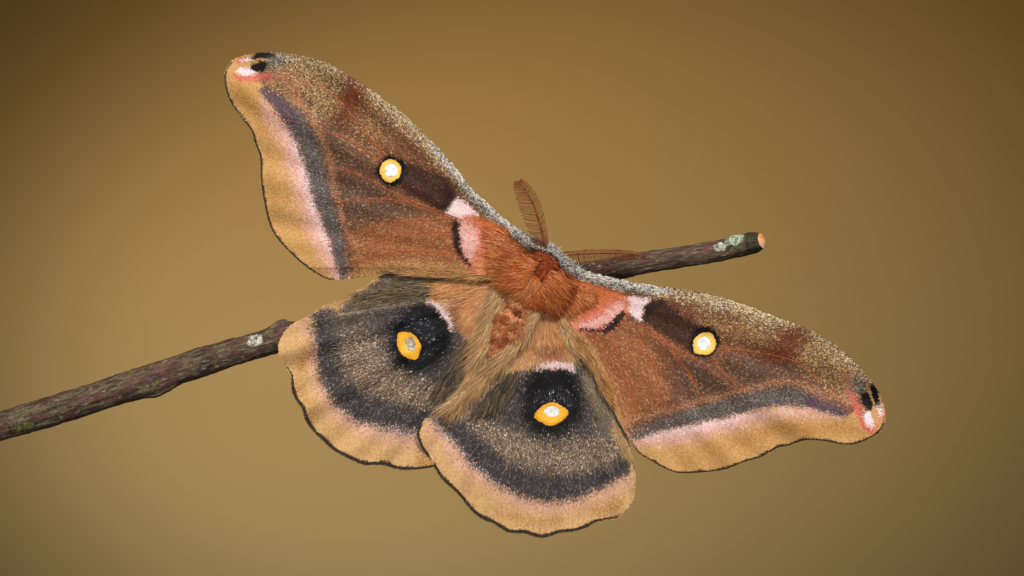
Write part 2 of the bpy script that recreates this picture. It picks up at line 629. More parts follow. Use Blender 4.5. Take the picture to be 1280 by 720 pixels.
# palettes (r,g,b,weight), pigment of single scales
PAL = dict(
    main=[(124, 74, 45, 3), (92, 57, 38, 2.8), (148, 92, 56, 2), (58, 42, 34, 2), (184, 138, 102, 0.8)],
    main_dark=[(84, 60, 46, 3), (60, 46, 38, 3), (114, 84, 64, 1.6), (40, 33, 31, 2.2), (168, 140, 116, 0.8)],
    post=[(158, 92, 52, 3), (136, 74, 42, 2.6), (178, 120, 74, 2), (96, 57, 38, 1.2), (206, 162, 120, 0.7)],
    post_tan=[(188, 138, 84, 3), (168, 118, 68, 2), (202, 160, 108, 2), (120, 88, 56, 1)],
    apex=[(172, 136, 90, 3), (120, 90, 58, 2), (62, 50, 40, 2.2), (198, 162, 112, 2), (96, 66, 42, 1)],
    rust=[(112, 54, 26, 3), (84, 40, 22, 2.4), (144, 82, 44, 1.6), (56, 32, 24, 1.4)],
    costa=[(206, 180, 138, 3), (176, 148, 108, 2), (120, 104, 82, 1.6), (58, 52, 48, 2), (224, 204, 168, 1.2)],
    costa_gray=[(204, 196, 184, 3), (164, 156, 146, 2.4), (112, 106, 102, 1.6), (54, 51, 53, 1.6), (228, 220, 206, 1.6)],
    tan=[(200, 152, 92, 3), (190, 140, 80, 2), (210, 164, 104, 2), (180, 130, 70, 1)],
    tan_deep=[(182, 128, 66, 3), (168, 114, 56, 2), (196, 146, 84, 2)],
    pink=[(226, 176, 168, 3), (236, 196, 190, 2), (212, 152, 136, 2)],
    pink_white=[(238, 208, 206, 3), (244, 226, 224, 2), (224, 176, 172, 1.4)],
    dark=[(80, 68, 64, 3), (54, 46, 44, 3), (112, 101, 96, 2.2), (154, 142, 132, 1.4)],
    dark_purple=[(92, 66, 76, 3), (62, 46, 56, 3), (124, 96, 104, 1.6)],
    orange_line=[(186, 126, 86, 3), (164, 102, 64, 2), (204, 152, 116, 2)],
    cell=[(54, 32, 26, 3), (38, 23, 20, 3), (78, 46, 32, 2), (104, 66, 46, 0.6)],
    black=[(12, 9, 9, 3), (22, 17, 16, 2)],
    black_brown=[(44, 25, 22, 3), (30, 18, 18, 2), (66, 36, 28, 1)],
    salmon=[(214, 116, 92, 3), (222, 138, 116, 2), (196, 92, 64, 2)],
    red=[(206, 92, 82, 3), (190, 68, 58, 2), (218, 128, 112, 1.6)],
    basal=[(190, 98, 46, 3), (176, 82, 36, 2.4), (204, 122, 66, 2)],
    basal_tan=[(216, 150, 88, 3), (204, 132, 72, 2), (226, 172, 116, 2)],
    white=[(238, 220, 224, 3), (228, 196, 202, 2)],
    graydust=[(118, 110, 102, 3), (84, 78, 76, 2.4), (52, 48, 48, 2), (160, 148, 132, 1.4)],
    pinkish=[(190, 124, 96, 3), (168, 98, 72, 2), (150, 112, 78, 2)],
    fringe=[(66, 54, 42, 3), (48, 40, 32, 2), (98, 80, 60, 1.4)],
    vein=[(176, 92, 50, 3), (196, 116, 70, 2), (150, 72, 40, 1)],
    cap=[(236, 212, 212, 3), (220, 178, 174, 2), (200, 150, 140, 1)],
    # hindwings
    hmargin=[(214, 170, 116, 3), (204, 156, 100, 2), (222, 182, 130, 2), (196, 146, 90, 1)],
    hgray=[(78, 69, 64, 3), (52, 47, 45, 3), (106, 94, 84, 2), (146, 132, 116, 1.1)],
    hmid=[(136, 112, 92, 3), (92, 77, 67, 3), (176, 150, 126, 2.2), (216, 192, 166, 1.2), (54, 47, 45, 1.8)],
    hdark=[(52, 46, 46, 3), (36, 32, 34, 3), (76, 69, 69, 2), (132, 124, 120, 1)],
    hpatch=[(104, 90, 72, 3), (76, 66, 54, 3), (134, 116, 92, 2), (162, 142, 112, 0.8)],
    hpatch_dark=[(66, 57, 48, 3), (50, 44, 40, 2), (92, 80, 64, 1.6)],
    hblack=[(10, 9, 10, 6), (5, 5, 6, 5), (22, 21, 22, 1.2), (80, 80, 84, 0.25)],
    hblue=[(26, 26, 29, 4), (12, 12, 14, 4), (52, 52, 57, 1.5), (110, 110, 116, 0.7), (196, 196, 200, 0.12)],
    hpink=[(222, 168, 146, 3), (230, 186, 172, 2), (206, 148, 112, 2), (120, 98, 90, 0.6)],
    hpinkgray=[(214, 184, 178, 2), (150, 136, 138, 2), (92, 86, 92, 2), (222, 172, 154, 1.6)],
    maroon=[(150, 86, 62, 3), (130, 70, 52, 2), (172, 108, 76, 2)],
    htan=[(190, 148, 98, 3), (172, 128, 80, 2), (206, 168, 118, 2)],
    horange=[(196, 132, 80, 3), (180, 112, 62, 2), (208, 154, 102, 2)],
)


def ripple_depth(base, d0, R, bulge, amp, k, ph, tilt=(0, 0), ridge=None, droop=0.0):
    base = np.asarray(base, float)

    def f(P):
        q = P - base
        r = np.hypot(q[:, 0], q[:, 1]) / R
        a = np.arctan2(q[:, 1], q[:, 0])
        d = d0 + bulge * np.sin(np.clip(r, 0, 1.2) * math.pi * 0.8) + amp * np.clip(r, 0, 1.3) ** 2 * np.sin(k * a + ph) \
            + 0.5 * amp * np.clip(r, 0, 1.3) ** 2 * np.sin(2.3 * k * a + 1.7 * ph) - droop * r * r
        d = d + q[:, 0] * tilt[0] + q[:, 1] * tilt[1] + 1.0 * vnoise(P, 26, 31)
        for line, h, wdt in (ridge or ()):
            e = sd_line(P, line, 0.0)
            d = d + h * np.exp(-(e / wdt) ** 2)
        return d
    return f


# ---- left forewing ----
LF_out = [(281.5, 91), (288, 78), (303, 70), (317, 66.5), (341, 66), (360, 67.8), (382.5, 71.6), (405, 78), (429, 90.3),
          (457.5, 108), (485.6, 128.8), (510, 147.5), (532, 170), (549, 187), (567.5, 207.5), (586, 232), (605, 250.6), (629, 273),
          (654, 292), (676, 308), (678, 330), (662, 348), (640, 352), (614.5, 349.5), (580.6, 348.5), (549.6, 346), (507, 342),
          (479, 341.5), (459, 345), (440, 347.5), (417, 349), (406, 347), (380.5, 331), (358, 309.5), (347, 297), (338, 281), (331.6, 256),
          (327, 226), (326, 198), (319, 177), (317, 168), (311, 157), (298, 142), (287, 123), (282, 106)]
LF_base = (690, 335)
LF_costa = catmull([(560, 204), (586, 236), (605, 255), (629, 277.5), (656, 297)], 4)
LF_inner = catmull([(440, 348), (507, 342), (580, 349), (640, 352)], 4)
LF_d = ripple_depth(LF_base, 11, 420, 5, 3.6, 26, 0.6, ridge=[(LF_costa, 4.5, 7), (LF_inner, -5, 26)])
LF_G = [(330, 113), (350.6, 130.6), (367.5, 149), (382.5, 172), (389, 190), (394, 213), (402, 245), (413, 273), (421, 300), (426, 323), (431, 342)]
LF_veins = [[(571, 272), (530, 257), (512, 250), (479, 234), (456, 222), (430, 211), (400, 203)],
            [(545, 262), (507, 252), (470, 249), (426, 251), (400, 252)],
            [(560, 274), (507, 277), (468, 284), (431, 295), (400, 303)],
            [(566, 290), (507, 293), (451, 309), (424, 318)],
            [(574, 318), (507, 314), (462, 322), (440, 330)],
            [(478, 203), (440, 178), (400, 160), (360, 150)],
            [(480, 196), (445, 150), (410, 115), (370, 98)]]
LF_eye_o = [(488, 199), (497, 203), (501.5, 211), (499, 221), (492, 226.5), (486, 228), (478.5, 223), (474.5, 214), (478, 204)]
p = PAL
LF_layers = [
    (('all',), 1, p['main'], 1),
    (('poly', [(440, 170), (410, 150), (380, 140), (395, 180), (410, 240), (430, 290), (520, 262), (480, 225)]), 26, p['main_dark'], 0.75),
    (('poly', [(430, 300), (470, 282), (560, 275), (600, 300), (620, 350), (500, 346), (440, 350)]), 16, p['post'], 0.9),
    (('line', [(440, 345), (480, 338), (520, 336), (590, 344)], [7, 9, 11, 12]), 10, p['post_tan'], 0.9),
    (('poly', [(335, 80), (385, 68), (428, 88), (425, 130), (400, 150), (370, 140), (345, 115)]), 14, p['apex'], 0.9),
    (('ell', (466, 158), (26, 34), 35), 24, p['apex'], 0.45),
    (('line', [(345, 67), (405, 79), (457, 109), (510, 149), (549, 189), (590, 238)], [5, 6, 6, 11, 11, 7]), 13, p['costa'], 0.92),
    (('line', [(436, 96), (444, 112), (438, 130), (428, 148)], [8, 14, 14, 10]), 13, p['rust'], 0.85),
    (('line', [(540, 180), (586, 236), (605, 256), (629, 278), (658, 300)], [3, 6.5, 8, 9, 10]), 5, p['costa_gray'], 0.92),
    (('poly', [(283, 80), (320, 96), (332, 118), (350, 150), (366, 185), (376, 215), (386, 250), (400, 290), (416, 330), (424, 352), (400, 360), (320, 300), (300, 180), (270, 110)]), 4, p['tan'], 1),
    (('line', [(334, 186), (338, 225), (348, 262)], [3, 5, 4]), 8, p['tan_deep'], 0.6),
    (('line', [(298, 112), (318, 138), (330, 160)], [6, 6, 4]), 9, p['tan_deep'], 0.7),
    (('line', [(332, 128), (341, 148), (354, 166), (364, 184), (374, 215), (383, 245), (393, 277), (406, 308), (416, 329), (423, 344)], [2, 5, 8, 9, 10, 10, 10, 9, 7, 6]), 14, p['pink'], 0.95),
    (('line', [(366, 172), (378, 213), (388, 247), (399, 280), (412, 312)], [2, 4, 4, 4, 2]), 5, p['pink_white'], 0.6),
    (('line', [(350, 122), (372, 142), (392, 172), (404, 213), (412, 245), (424, 275), (432, 302), (438, 330)], [4, 6, 8, 9, 8, 8, 6, 5]), 18, p['main_dark'], 0.8),
    (('line', LF_G, [3, 7, 10, 12, 12.5, 12.5, 11, 9, 8, 7, 5]), 6, p['dark'], 1),
    (('line', LF_G[:3], [5, 7, 8]), 6, p['dark_purple'], 0.9),
    (('line', [(360, 121), (377, 132), (392, 150), (404, 175), (409, 190), (415, 211), (420, 245), (432, 281), (442, 304), (449, 320)], [2, 3, 3, 2.5, 2.5, 2.5, 2.5, 2.5, 3, 3]), 7, p['orange_line'], 0.6),
    (('line', [(341, 96), (356, 96), (364, 104), (372, 126)], [7, 6, 5, 4]), 9, p['pinkish'], 0.8),
    (('ell', (308, 82), (26, 14), -8), 4, p['tan'], 1),
    (('line', [(291, 93), (297, 98), (310, 98), (325, 97), (338, 94)], [2.5, 3.2, 3.2, 3.2, 2]), 4, p['red'], 0.95),
    (('ell', (303, 76), (7, 3), -15), 3, p['red'], 0.7),
    (('ell', (308, 89.5), (11.5, 4.6), 8), 2.5, p['white'], 1),
    (('ell', (310, 74.5), (6.5, 2.4), -12), 2, p['white'], 1),
    (('ell', (344, 77), (15, 8), 5), 8, p['graydust'], 0.95),
    (('line', [(318, 77.5), (334, 76)], 1.2), 1.4, p['tan'], 0.9),
    (('ell', (324, 84), (12, 6.2), -14), 1.6, p['black'], 1),
    (('ell', (328, 70.6), (14.5, 4.4), -4), 1.6, p['black'], 1),
    (('poly', [(482, 198), (500, 203), (522, 205), (545, 216), (562, 230), (571, 243), (570, 254), (560, 262), (545, 261), (520, 248), (498, 233), (483, 229)]), 6, p['cell'], 0.95),
    (('poly', [(552, 224), (566, 235), (571, 246), (568, 257), (559, 262), (548, 260), (556, 248)]), 7, p['black_brown'], 0.9),
    (('ell', (489.3, 213.8), (19, 19), 0), 2.4, p['black'], 1),
    (('poly', [(571, 247), (584, 255), (598, 270), (590, 274), (574, 272), (556, 266), (563, 261)]), 2.5, p['pink_white'], 1),
    (('poly', [(578, 275), (598, 272), (625, 280), (652, 302), (660, 345), (610, 352), (592, 345)]), 4, p['basal'], 1),
    (('poly', [(578, 277), (598, 280), (612, 300), (614, 322), (608, 346), (590, 344), (580, 322), (575, 300)]), 11, p['salmon'], 0.9),
    (('poly', [(576, 279), (590, 281), (597, 296), (595, 314), (588, 326), (580, 318), (575, 304)]), 8, p['pink'], 0.9),
    (('ell', (616, 334), (20, 11), 20), 10, p['basal_tan'], 0.85),
    (('line', [(570, 279), (570.5, 300), (573, 314), (583, 328), (589, 335)], [4.5, 5, 4, 2.2, 1]), 2.5, p['black_brown'], 1),
    (('line', [(420, 349.5), (470, 343), (520, 342.5), (600, 350)], 0.5), 1.6, p['fringe'], 0.5),
    (('line', [(318, 66), (298, 71), (283, 84), (281, 100), (287, 123), (311, 157), (319, 177), (326, 198), (327, 226), (331.6, 256), (338, 281), (347, 297), (358, 309.5), (380.5, 331), (406, 347), (420, 349)], [0.3, 0.4, 0.6, 0.9, 0.9, 1.1, 1.2, 1.2, 1.2, 1.2, 1.2, 1.3, 1.3, 1.3, 1.2, 0.8]), 1.0, p['fringe'], 1),
]
for v in LF_veins:
    LF_layers.insert(6, (('line', v, [1.6, 1.4, 0.8]), 4.0, p['vein'], 0.5))


def basal_len(base, r0, r1, k):
    base = np.asarray(base, float)
    return lambda P: 1 + k * np.clip((r1 - np.hypot(*(P - base).T)) / (r1 - r0), 0, 1)


wing = build_wing('forewing', moth, LF_out, LF_base, LF_d, LF_layers, holes=[catmull(LF_eye_o, 6, True)], len_fn=basal_len(LF_base, 60, 150, 1.3))
wing['label'] = 'forewing pointing up, black streaks at its tip'
LF = wing
for v in LF_veins:
    tube('vein', wing, lay3(v, LF_d, 0.4), [0.6, 0.45, 0.2], M_VEIN, 6)
eyespot(wing, LF_d, LF_eye_o, ((489, 213), (7.8, 8.6), 20), (250, 208, 100), (244, 190, 76), M_WIN)

# ---- right forewing ----
RF_out = [(668, 300), (694, 313), (708, 325), (722, 335), (750, 344), (779, 350.5), (806, 355.5), (833.6, 359.7), (877.5, 366), (921, 378), (957, 391.5),
          (984, 402), (1013.6, 413), (1042, 430.6), (1068.5, 453.6), (1090, 478), (1101, 497.5), (1106.5, 519.5), (1103.6, 532), (1095.5, 542), (1073, 553),
          (1053, 554.5), (1028, 550), (1005, 549.5), (985.5, 556), (971.5, 559), (951.7, 570), (929, 577), (906.6, 585.5),
          (878.4, 589.5), (844.6, 589.7), (816.4, 576.5), (798, 565), (786, 546), (777, 532), (762, 500), (740, 457.5), (722, 433),
          (704, 410), (688, 388), (676, 360), (664, 330)]
RF_base = (672, 340)
RF_costa = catmull([(700, 324), (722, 340.5), (750, 349), (779, 355.5), (806, 360)], 4)
RF_inner = catmull([(796, 562), (777, 532), (740, 457), (704, 410), (688, 388)], 4)
RF_d = ripple_depth(RF_base, 11, 420, 5, 3.6, 24, 1.9, ridge=[(RF_costa, 4.5, 7), (RF_inner, -6, 30)])
RF_G = [(794, 545), (822, 533), (853, 523), (887, 515), (918, 506.5), (951.7, 498), (985.5, 495), (1013.7, 502), (1040, 511.5), (1056, 517)]
RF_veins = [[(803, 406), (829, 426), (855.5, 458), (873, 489), (880, 512)],
            [(798, 410), (812, 443), (823, 480), (830, 505)],
            [(763, 419), (779, 463), (788, 495), (796, 522)],
            [(812, 414), (834, 428), (877, 454), (910, 478), (930, 500)],
            [(890, 446), (905, 466), (930, 484), (950, 495)],
            [(894, 436), (940, 440), (992, 451), (1027, 475), (1053, 500)],
            [(745, 420), (756, 455), (770, 492), (782, 524)]]
RF_eye_o = [(882, 416), (890, 417), (895, 428), (892, 438), (884, 443.5), (869, 441.5), (866.5, 433), (868, 424), (875, 417.5)]
RF_layers = [
    (('all',), 1, p['main'], 1),
    (('poly', [(850, 450), (900, 450), (960, 440), (1000, 460), (985, 476), (940, 488), (880, 500), (850, 490)]), 22, p['main_dark'], 0.8),
    (('poly', [(700, 400), (745, 412), (800, 412), (835, 500), (800, 525), (780, 535), (735, 450)]), 15, p['post'], 0.9),
    (('line', [(706, 412), (730, 436), (752, 474), (780, 530)], [9, 11, 11, 8]), 9, p['post_tan'], 0.9),
    (('poly', [(1000, 425), (1040, 430), (1075, 462), (1085, 480), (1060, 500), (1020, 478), (1000, 455)]), 14, p['apex'], 0.9),
    (('line', [(880, 400), (930, 415), (965, 420)], [8, 12, 12]), 14, p['apex'], 0.55),
    (('line', [(806, 358), (850, 364), (900, 374), (957, 393), (1013, 414), (1068, 454), (1088, 478)], [6, 8, 12, 13, 6, 5, 4]), 13, p['costa'], 0.92),
    (('line', [(1000, 410), (992, 424), (980, 436), (962, 446)], [8, 15, 15, 10]), 13, p['rust'], 0.85),
    (('line', [(690, 315), (722, 340), (750, 349), (779, 356), (806, 360), (838, 364)], [8, 8, 8, 8, 6.5, 3]), 4, p['costa_gray'], 0.92),
    (('poly', [(790, 549), (822, 540), (853, 531), (887, 524), (918, 516), (951, 508), (985, 505), (1013, 510), (1056, 517), (1072, 512), (1090, 520), (1120, 500), (1112, 560), (1000, 570), (880, 600), (800, 580)]), 4, p['tan'], 1),
    (('line', [(900, 562), (960, 540), (1010, 530)], [6, 8, 5]), 10, p['tan_deep'], 0.6),
    (('line', [(1010, 538), (1050, 536), (1072, 540)], [6, 7, 4]), 9, p['tan_deep'], 0.7),
    (('line', [(793, 549), (825, 546), (856, 541), (887, 533), (918, 526), (951.7, 518), (985.5, 513.6), (1028, 516), (1050, 520)], [5, 9, 10, 10, 9, 8, 6, 4, 2]), 13, p['pink'], 0.95),
    (('line', [(800, 546), (856, 537), (887, 530), (930, 520)], [3, 5, 5, 3]), 5, p['pink_white'], 0.6),
    (('line', [(800, 530), (850, 512), (890, 502), (920, 492), (955, 484), (990, 480), (1020, 490)], [4, 6, 8, 9, 8, 8, 6]), 18, p['main_dark'], 0.8),
    (('line', RF_G, [4, 6.5, 8, 10.5, 12, 12, 11, 8, 5, 2]), 6, p['dark'], 1),
    (('line', RF_G[7:], [8, 6, 4]), 6, p['dark_purple'], 0.9),
    (('line', [(787, 527), (816, 518), (850, 509), (887, 499), (918, 490), (951.7, 482), (985.5, 477), (1013.7, 486), (1040, 499)], [4, 3, 3, 3, 3, 3, 3, 3, 2]), 7, p['orange_line'], 0.6),
    (('line', [(1057, 470), (1062, 482), (1062, 500)], [6, 7, 6]), 9, p['pinkish'], 0.85),
        (('ell', (1092, 506), (15, 28), -17), 4, p['tan'], 1),
    (('line', [(1066, 494), (1071, 508), (1077, 524), (1086, 537), (1095, 533)], [3.5, 4.2, 3.2, 3.2, 2]), 4, p['red'], 0.95),
    (('ell', (1102, 519), (3, 7), 0), 3, p['red'], 0.7),
    (('ell', (1086.5, 523), (5.2, 11.5), -20), 2.5, p['white'], 1),
    (('ell', (1099.5, 510), (2.8, 8.5), -8), 2, p['white'], 1),
    (('ell', (1076, 484), (14, 8), 45), 8, p['graydust'], 0.95),
    (('ell', (1083, 502), (7.0, 13.5), -22), 1.6, p['black'], 1),
    (('ell', (1093.8, 494), (5.2, 15.5), -17), 1.6, p['black'], 1),
    (('line', [(1085, 488), (1092, 508)], 1.0), 1.3, p['tan'], 0.8),
    (('poly', [(802, 396), (805, 384), (812, 377.5), (824, 376), (840, 381), (866, 402), (892, 414), (894, 440), (868, 440), (840, 424), (820, 412), (805, 405)]), 6, p['cell'], 0.95),
    (('poly', [(802, 398), (806, 382), (818, 375.5), (834, 379), (818, 388), (808, 404)]), 4, p['black_brown'], 0.9),
    (('ell', (880, 428), (19.3, 19), 0), 2.4, p['black'], 1),
    (('poly', [(776, 372), (800, 372.5), (812, 374), (804, 384), (801.5, 402), (788, 391)]), 2.5, p['pink_white'], 1),
    (('poly', [(680, 330), (720, 348), (770, 364), (786, 376), (782, 396), (752, 408), (712, 412), (690, 390)]), 4, p['basal'], 1),
    (('poly', [(706, 400), (726, 392), (750, 382), (772, 370), (782, 386), (768, 404), (745, 412), (714, 411)]), 10, p['salmon'], 0.9),
    (('line', [(726, 406), (745, 404), (761, 396), (775, 384)], [3, 6, 7, 5]), 7, p['pink'], 0.9),
    (('ell', (708, 384), (13, 20), -20), 10, p['basal_tan'], 0.85),
    (('line', [(722, 411.5), (748, 414), (760, 410), (770, 402), (778, 393)], [1, 2.2, 4.5, 5.5, 4]), 2.5, p['black_brown'], 1),
    (('line', [(1106.5, 521), (1103.6, 532.6), (1095.5, 542), (1073, 553), (1053, 554.5), (1028, 550), (1005, 549.5), (985.5, 556), (971.5, 559), (951.7, 570), (929, 577), (906.6, 585.5), (878.4, 589.5), (844.6, 589.7), (816.4, 576.5), (797, 564), (788, 548)], [0.6, 0.9, 1.0, 1.1, 1.2, 1.2, 1.2, 1.2, 1.2, 1.3, 1.3, 1.3, 1.3, 1.2, 1.2, 1.0]), 1.0, p['fringe'], 1),
]
for v in RF_veins:
    RF_layers.insert(6, (('line', v, [1.6, 1.4, 0.8]), 4.0, p['vein'], 0.5))
wing = build_wing('forewing', moth, RF_out, RF_base, RF_d, RF_layers, holes=[catmull(RF_eye_o, 6, True)], len_fn=basal_len(RF_base, 50, 140, 1.3))
wing['label'] = 'forewing stretched out low to the side under the cut twig end'
RF = wing
for v in RF_veins:
    tube('vein', wing, lay3(v, RF_d, 0.4), [0.6, 0.45, 0.2], M_VEIN, 6)
eyespot(wing, RF_d, RF_eye_o, ((880, 429), (7.8, 8.8), 25), (250, 210, 106), (244, 194, 82), M_WIN)

# ---- left hindwing ----
LH_out = [(650, 352), (600, 338), (550, 334), (510, 336), (482.6, 342), (466, 351), (450, 361), (428, 372.5), (401, 385), (384, 396), (366, 405), (355, 416), (349, 431),
          (350.5, 447), (358, 459), (364, 469), (365.5, 480), (367.4, 490), (373, 501), (379.5, 510), (382, 520), (387, 530), (396, 541), (406, 550), (414, 558), (423, 564),
          (432, 569), (441, 573), (449, 577), (458.5, 579.5), (470, 579), (480.4, 579.5), (492, 583), (504.6, 585.5), (522, 585.5), (542, 582.6),
          (562, 570), (585, 535), (606, 490), (622, 450), (640, 410), (655, 380)]
LH_base = (650, 362)
LH_d = ripple_depth(LH_base, 0, 330, 3, 4.6, 22, 0.3)
LH_eye_o = [(498, 416.5), (509, 415.3), (519, 420), (526.5, 432), (524.5, 441), (521, 449.6), (512, 449), (502, 442.5), (496.2, 431)]
LH_black = ('poly', [(488, 424), (492, 405), (504, 389), (522, 380), (541, 379.5), (556, 387), (565, 401), (567, 419), (563, 440), (552, 455), (534, 465), (515, 466), (499, 459), (490, 444)])
LH_layers = [
    (('all',), 1, p['hgray'], 1),
    (('poly', [(425, 430), (470, 420), (490, 455), (540, 475), (565, 490), (540, 510), (480, 500), (440, 480)]), 20, p['hmid'], 0.9),
    (('poly', [(355, 400), (390, 391), (402, 430), (412, 468), (436, 500), (465, 514), (530, 526), (600, 540), (560, 610), (430, 600), (340, 500), (330, 420)]), 6, p['hmargin'], 1),
    (('poly', [(368, 462), (378, 440), (384, 420), (389, 450), (378, 480), (400, 510), (392, 530), (372, 500)]), 8, p['tan_deep'], 0.4),
    (('line', [(388, 424), (384, 446), (374, 462)], [3, 4, 2]), 5, p['tan_deep'], 0.8),
    (('line', [(526, 560), (530, 575), (540, 582)], [6, 8, 8]), 8, p['tan_deep'], 0.8),  # shade beside the overlapping hindwing's edge, painted in deeper tan
    (('line', [(380, 404), (393, 424), (394, 450), (402, 482), (422, 514), (450, 533), (483, 543), (511, 550), (530, 556)], [5, 5, 6, 7, 8, 8, 8, 8, 8]), 13, p['hpink'], 0.9),
    (('line', [(418, 498), (445, 520), (483, 533), (515, 540), (540, 545)], [3, 5, 6, 7, 7]), 7, p['hpinkgray'], 0.8),
    (('line', [(398, 398), (406, 429), (413, 464), (429, 493), (457, 512), (489, 519), (528, 526), (560, 530)], [8, 15, 16, 17, 17, 16, 15, 14]), 9, p['hdark'], 1),
    (('line', [(470, 345), (450, 360), (425, 376), (400, 388), (378, 402)], [6, 6, 8, 8, 4]), 5, p['htan'], 0.95),
    (('line', [(392, 396), (404, 392), (414, 389)], [4, 6, 3]), 4, p['hdark'], 0.95),
    (('poly', [(440, 374), (460, 360), (492, 342), (552, 336), (558, 352), (545, 368), (520, 378), (490, 384), (445, 387)]), 4, p['hpatch'], 1),
    (('poly', [(540, 344), (554, 346), (554, 360), (543, 368), (530, 371), (540, 358)]), 6, p['hpatch_dark'], 0.85),
    (('line', [(444, 370), (452, 384)], [4, 2]), 5, p['hpatch_dark'], 0.85),
    (('line', [(420, 394), (450, 390)], [0.8, 0.8]), 1.6, p['htan'], 0.6),
    (('poly', [(470, 400), (500, 385), (560, 400), (600, 440), (590, 470), (560, 490), (530, 480), (490, 455)]), 24, p['hdark'], 0.9),
    (('poly', [(556, 352), (600, 345), (660, 352), (640, 410), (618, 450), (592, 428), (572, 408), (552, 384), (530, 377), (548, 368)]), 5, p['htan'], 1),
    (('line', [(612, 366), (604, 400), (596, 416)], [5, 7, 5]), 9, p['horange'], 0.85),
    (('ell', (575, 392), (14, 17), -30), 10, p['maroon'], 0.9),
    (('line', [(585, 418), (594, 424)], [6, 6]), 9, p['pinkish'], 0.5),
    (LH_black, 11, p['hblack'], 1),
    (('poly', [(508, 403), (520, 396), (535, 400), (542, 412), (543, 430), (536, 444), (527, 449), (529, 432), (520, 418), (508, 412)]), 6, p['hblue'], 0.9),
    (('line', [(537, 379), (549, 383), (559, 394), (566, 411)], [2, 4, 4.2, 1.8]), 3.6, p['cap'], 0.95),
    (('ell', (511.5, 432.5), (18, 19.5), 20), 2.5, p['hblack'], 1),
    (('line', [(596, 430), (584, 460), (566, 495), (556, 515)], [3, 7, 9, 8]), 10, p['htan'], 0.5),
    (('line', [(364, 469), (365.5, 480), (367.4, 490), (373, 501), (379.5, 510), (387, 530), (406, 550), (423, 564), (441, 573), (458.5, 579), (480.4, 579), (504.6, 585), (522, 585), (546, 581)], [0.5, 1.2, 1.8, 2, 2, 2, 2, 2, 2, 2, 2, 2, 2, 2]), 1.4, p['fringe'], 1),
]
wing = build_wing('hindwing', moth, LH_out, LH_base, LH_d, LH_layers, holes=[catmull(LH_eye_o, 6, True)], len_fn=basal_len(LH_base, 60, 170, 1.8))
wing['label'] = 'hindwing lying in front of the twig, dull eyespot pane'
LH = wing
LH_veins = [[(520, 379), (445, 390), (415, 397), (380, 402)], [(490, 420), (450, 436), (410, 445), (372, 462)], [(490, 440), (450, 462), (415, 490), (386, 518)],
            [(500, 462), (470, 490), (440, 530), (414, 556)], [(520, 470), (505, 500), (490, 545), (480, 577)], [(550, 465), (545, 500), (535, 545), (525, 580)]]
for v in LH_veins:
    tube('vein', wing, lay3(v, LH_d, 0.25), [0.4, 0.34, 0.34, 0.25], M_VEIN_PALE, 6)
eyespot(wing, LH_d, LH_eye_o, ((513, 430), (6.6, 8.8), -15), (250, 190, 56), (238, 160, 34), M_WIN_DULL)

# ---- right hindwing ----
RH_out = [(652, 368), (640, 415), (634, 440), (618, 466), (600, 485), (575, 503), (552, 512), (536, 521), (527, 531), (522.5, 541), (525, 552.5), (530, 562), (537.5, 572.5), (545, 584), (550, 592.5), (558, 602),
          (567.5, 610), (577, 620), (585, 630), (592, 638), (600, 644.5), (608, 649), (617.5, 652.5), (626, 658), (635, 663), (646, 664.5), (655, 664.5), (666, 668), (677.5, 670.3),
          (688, 668), (697.5, 664.5), (709, 663), (720, 661.5), (731, 658), (742.5, 652), (756, 649), (770, 647.5), (778, 643), (785, 635), (790, 627), (792.5, 617), (794, 597.5),
          (791, 575), (786, 553), (782, 530), (770, 490), (750, 450), (725, 410), (700, 375), (675, 358)]
RH_base = (668, 362)
RH_d = ripple_depth(RH_base, 5.0, 320, 2, 3.6, 22, 2.2)
RH_eye_o = [(667.5, 521), (676, 509), (689, 503), (702, 507), (711, 516), (704, 525), (698, 529), (690, 532.5), (680, 530)]
RH_black = ('poly', [(656, 482), (666, 463), (690, 459), (715, 461), (724, 478), (729, 500), (725, 524), (713, 539), (690, 546), (665, 539), (653, 518), (652, 496)])
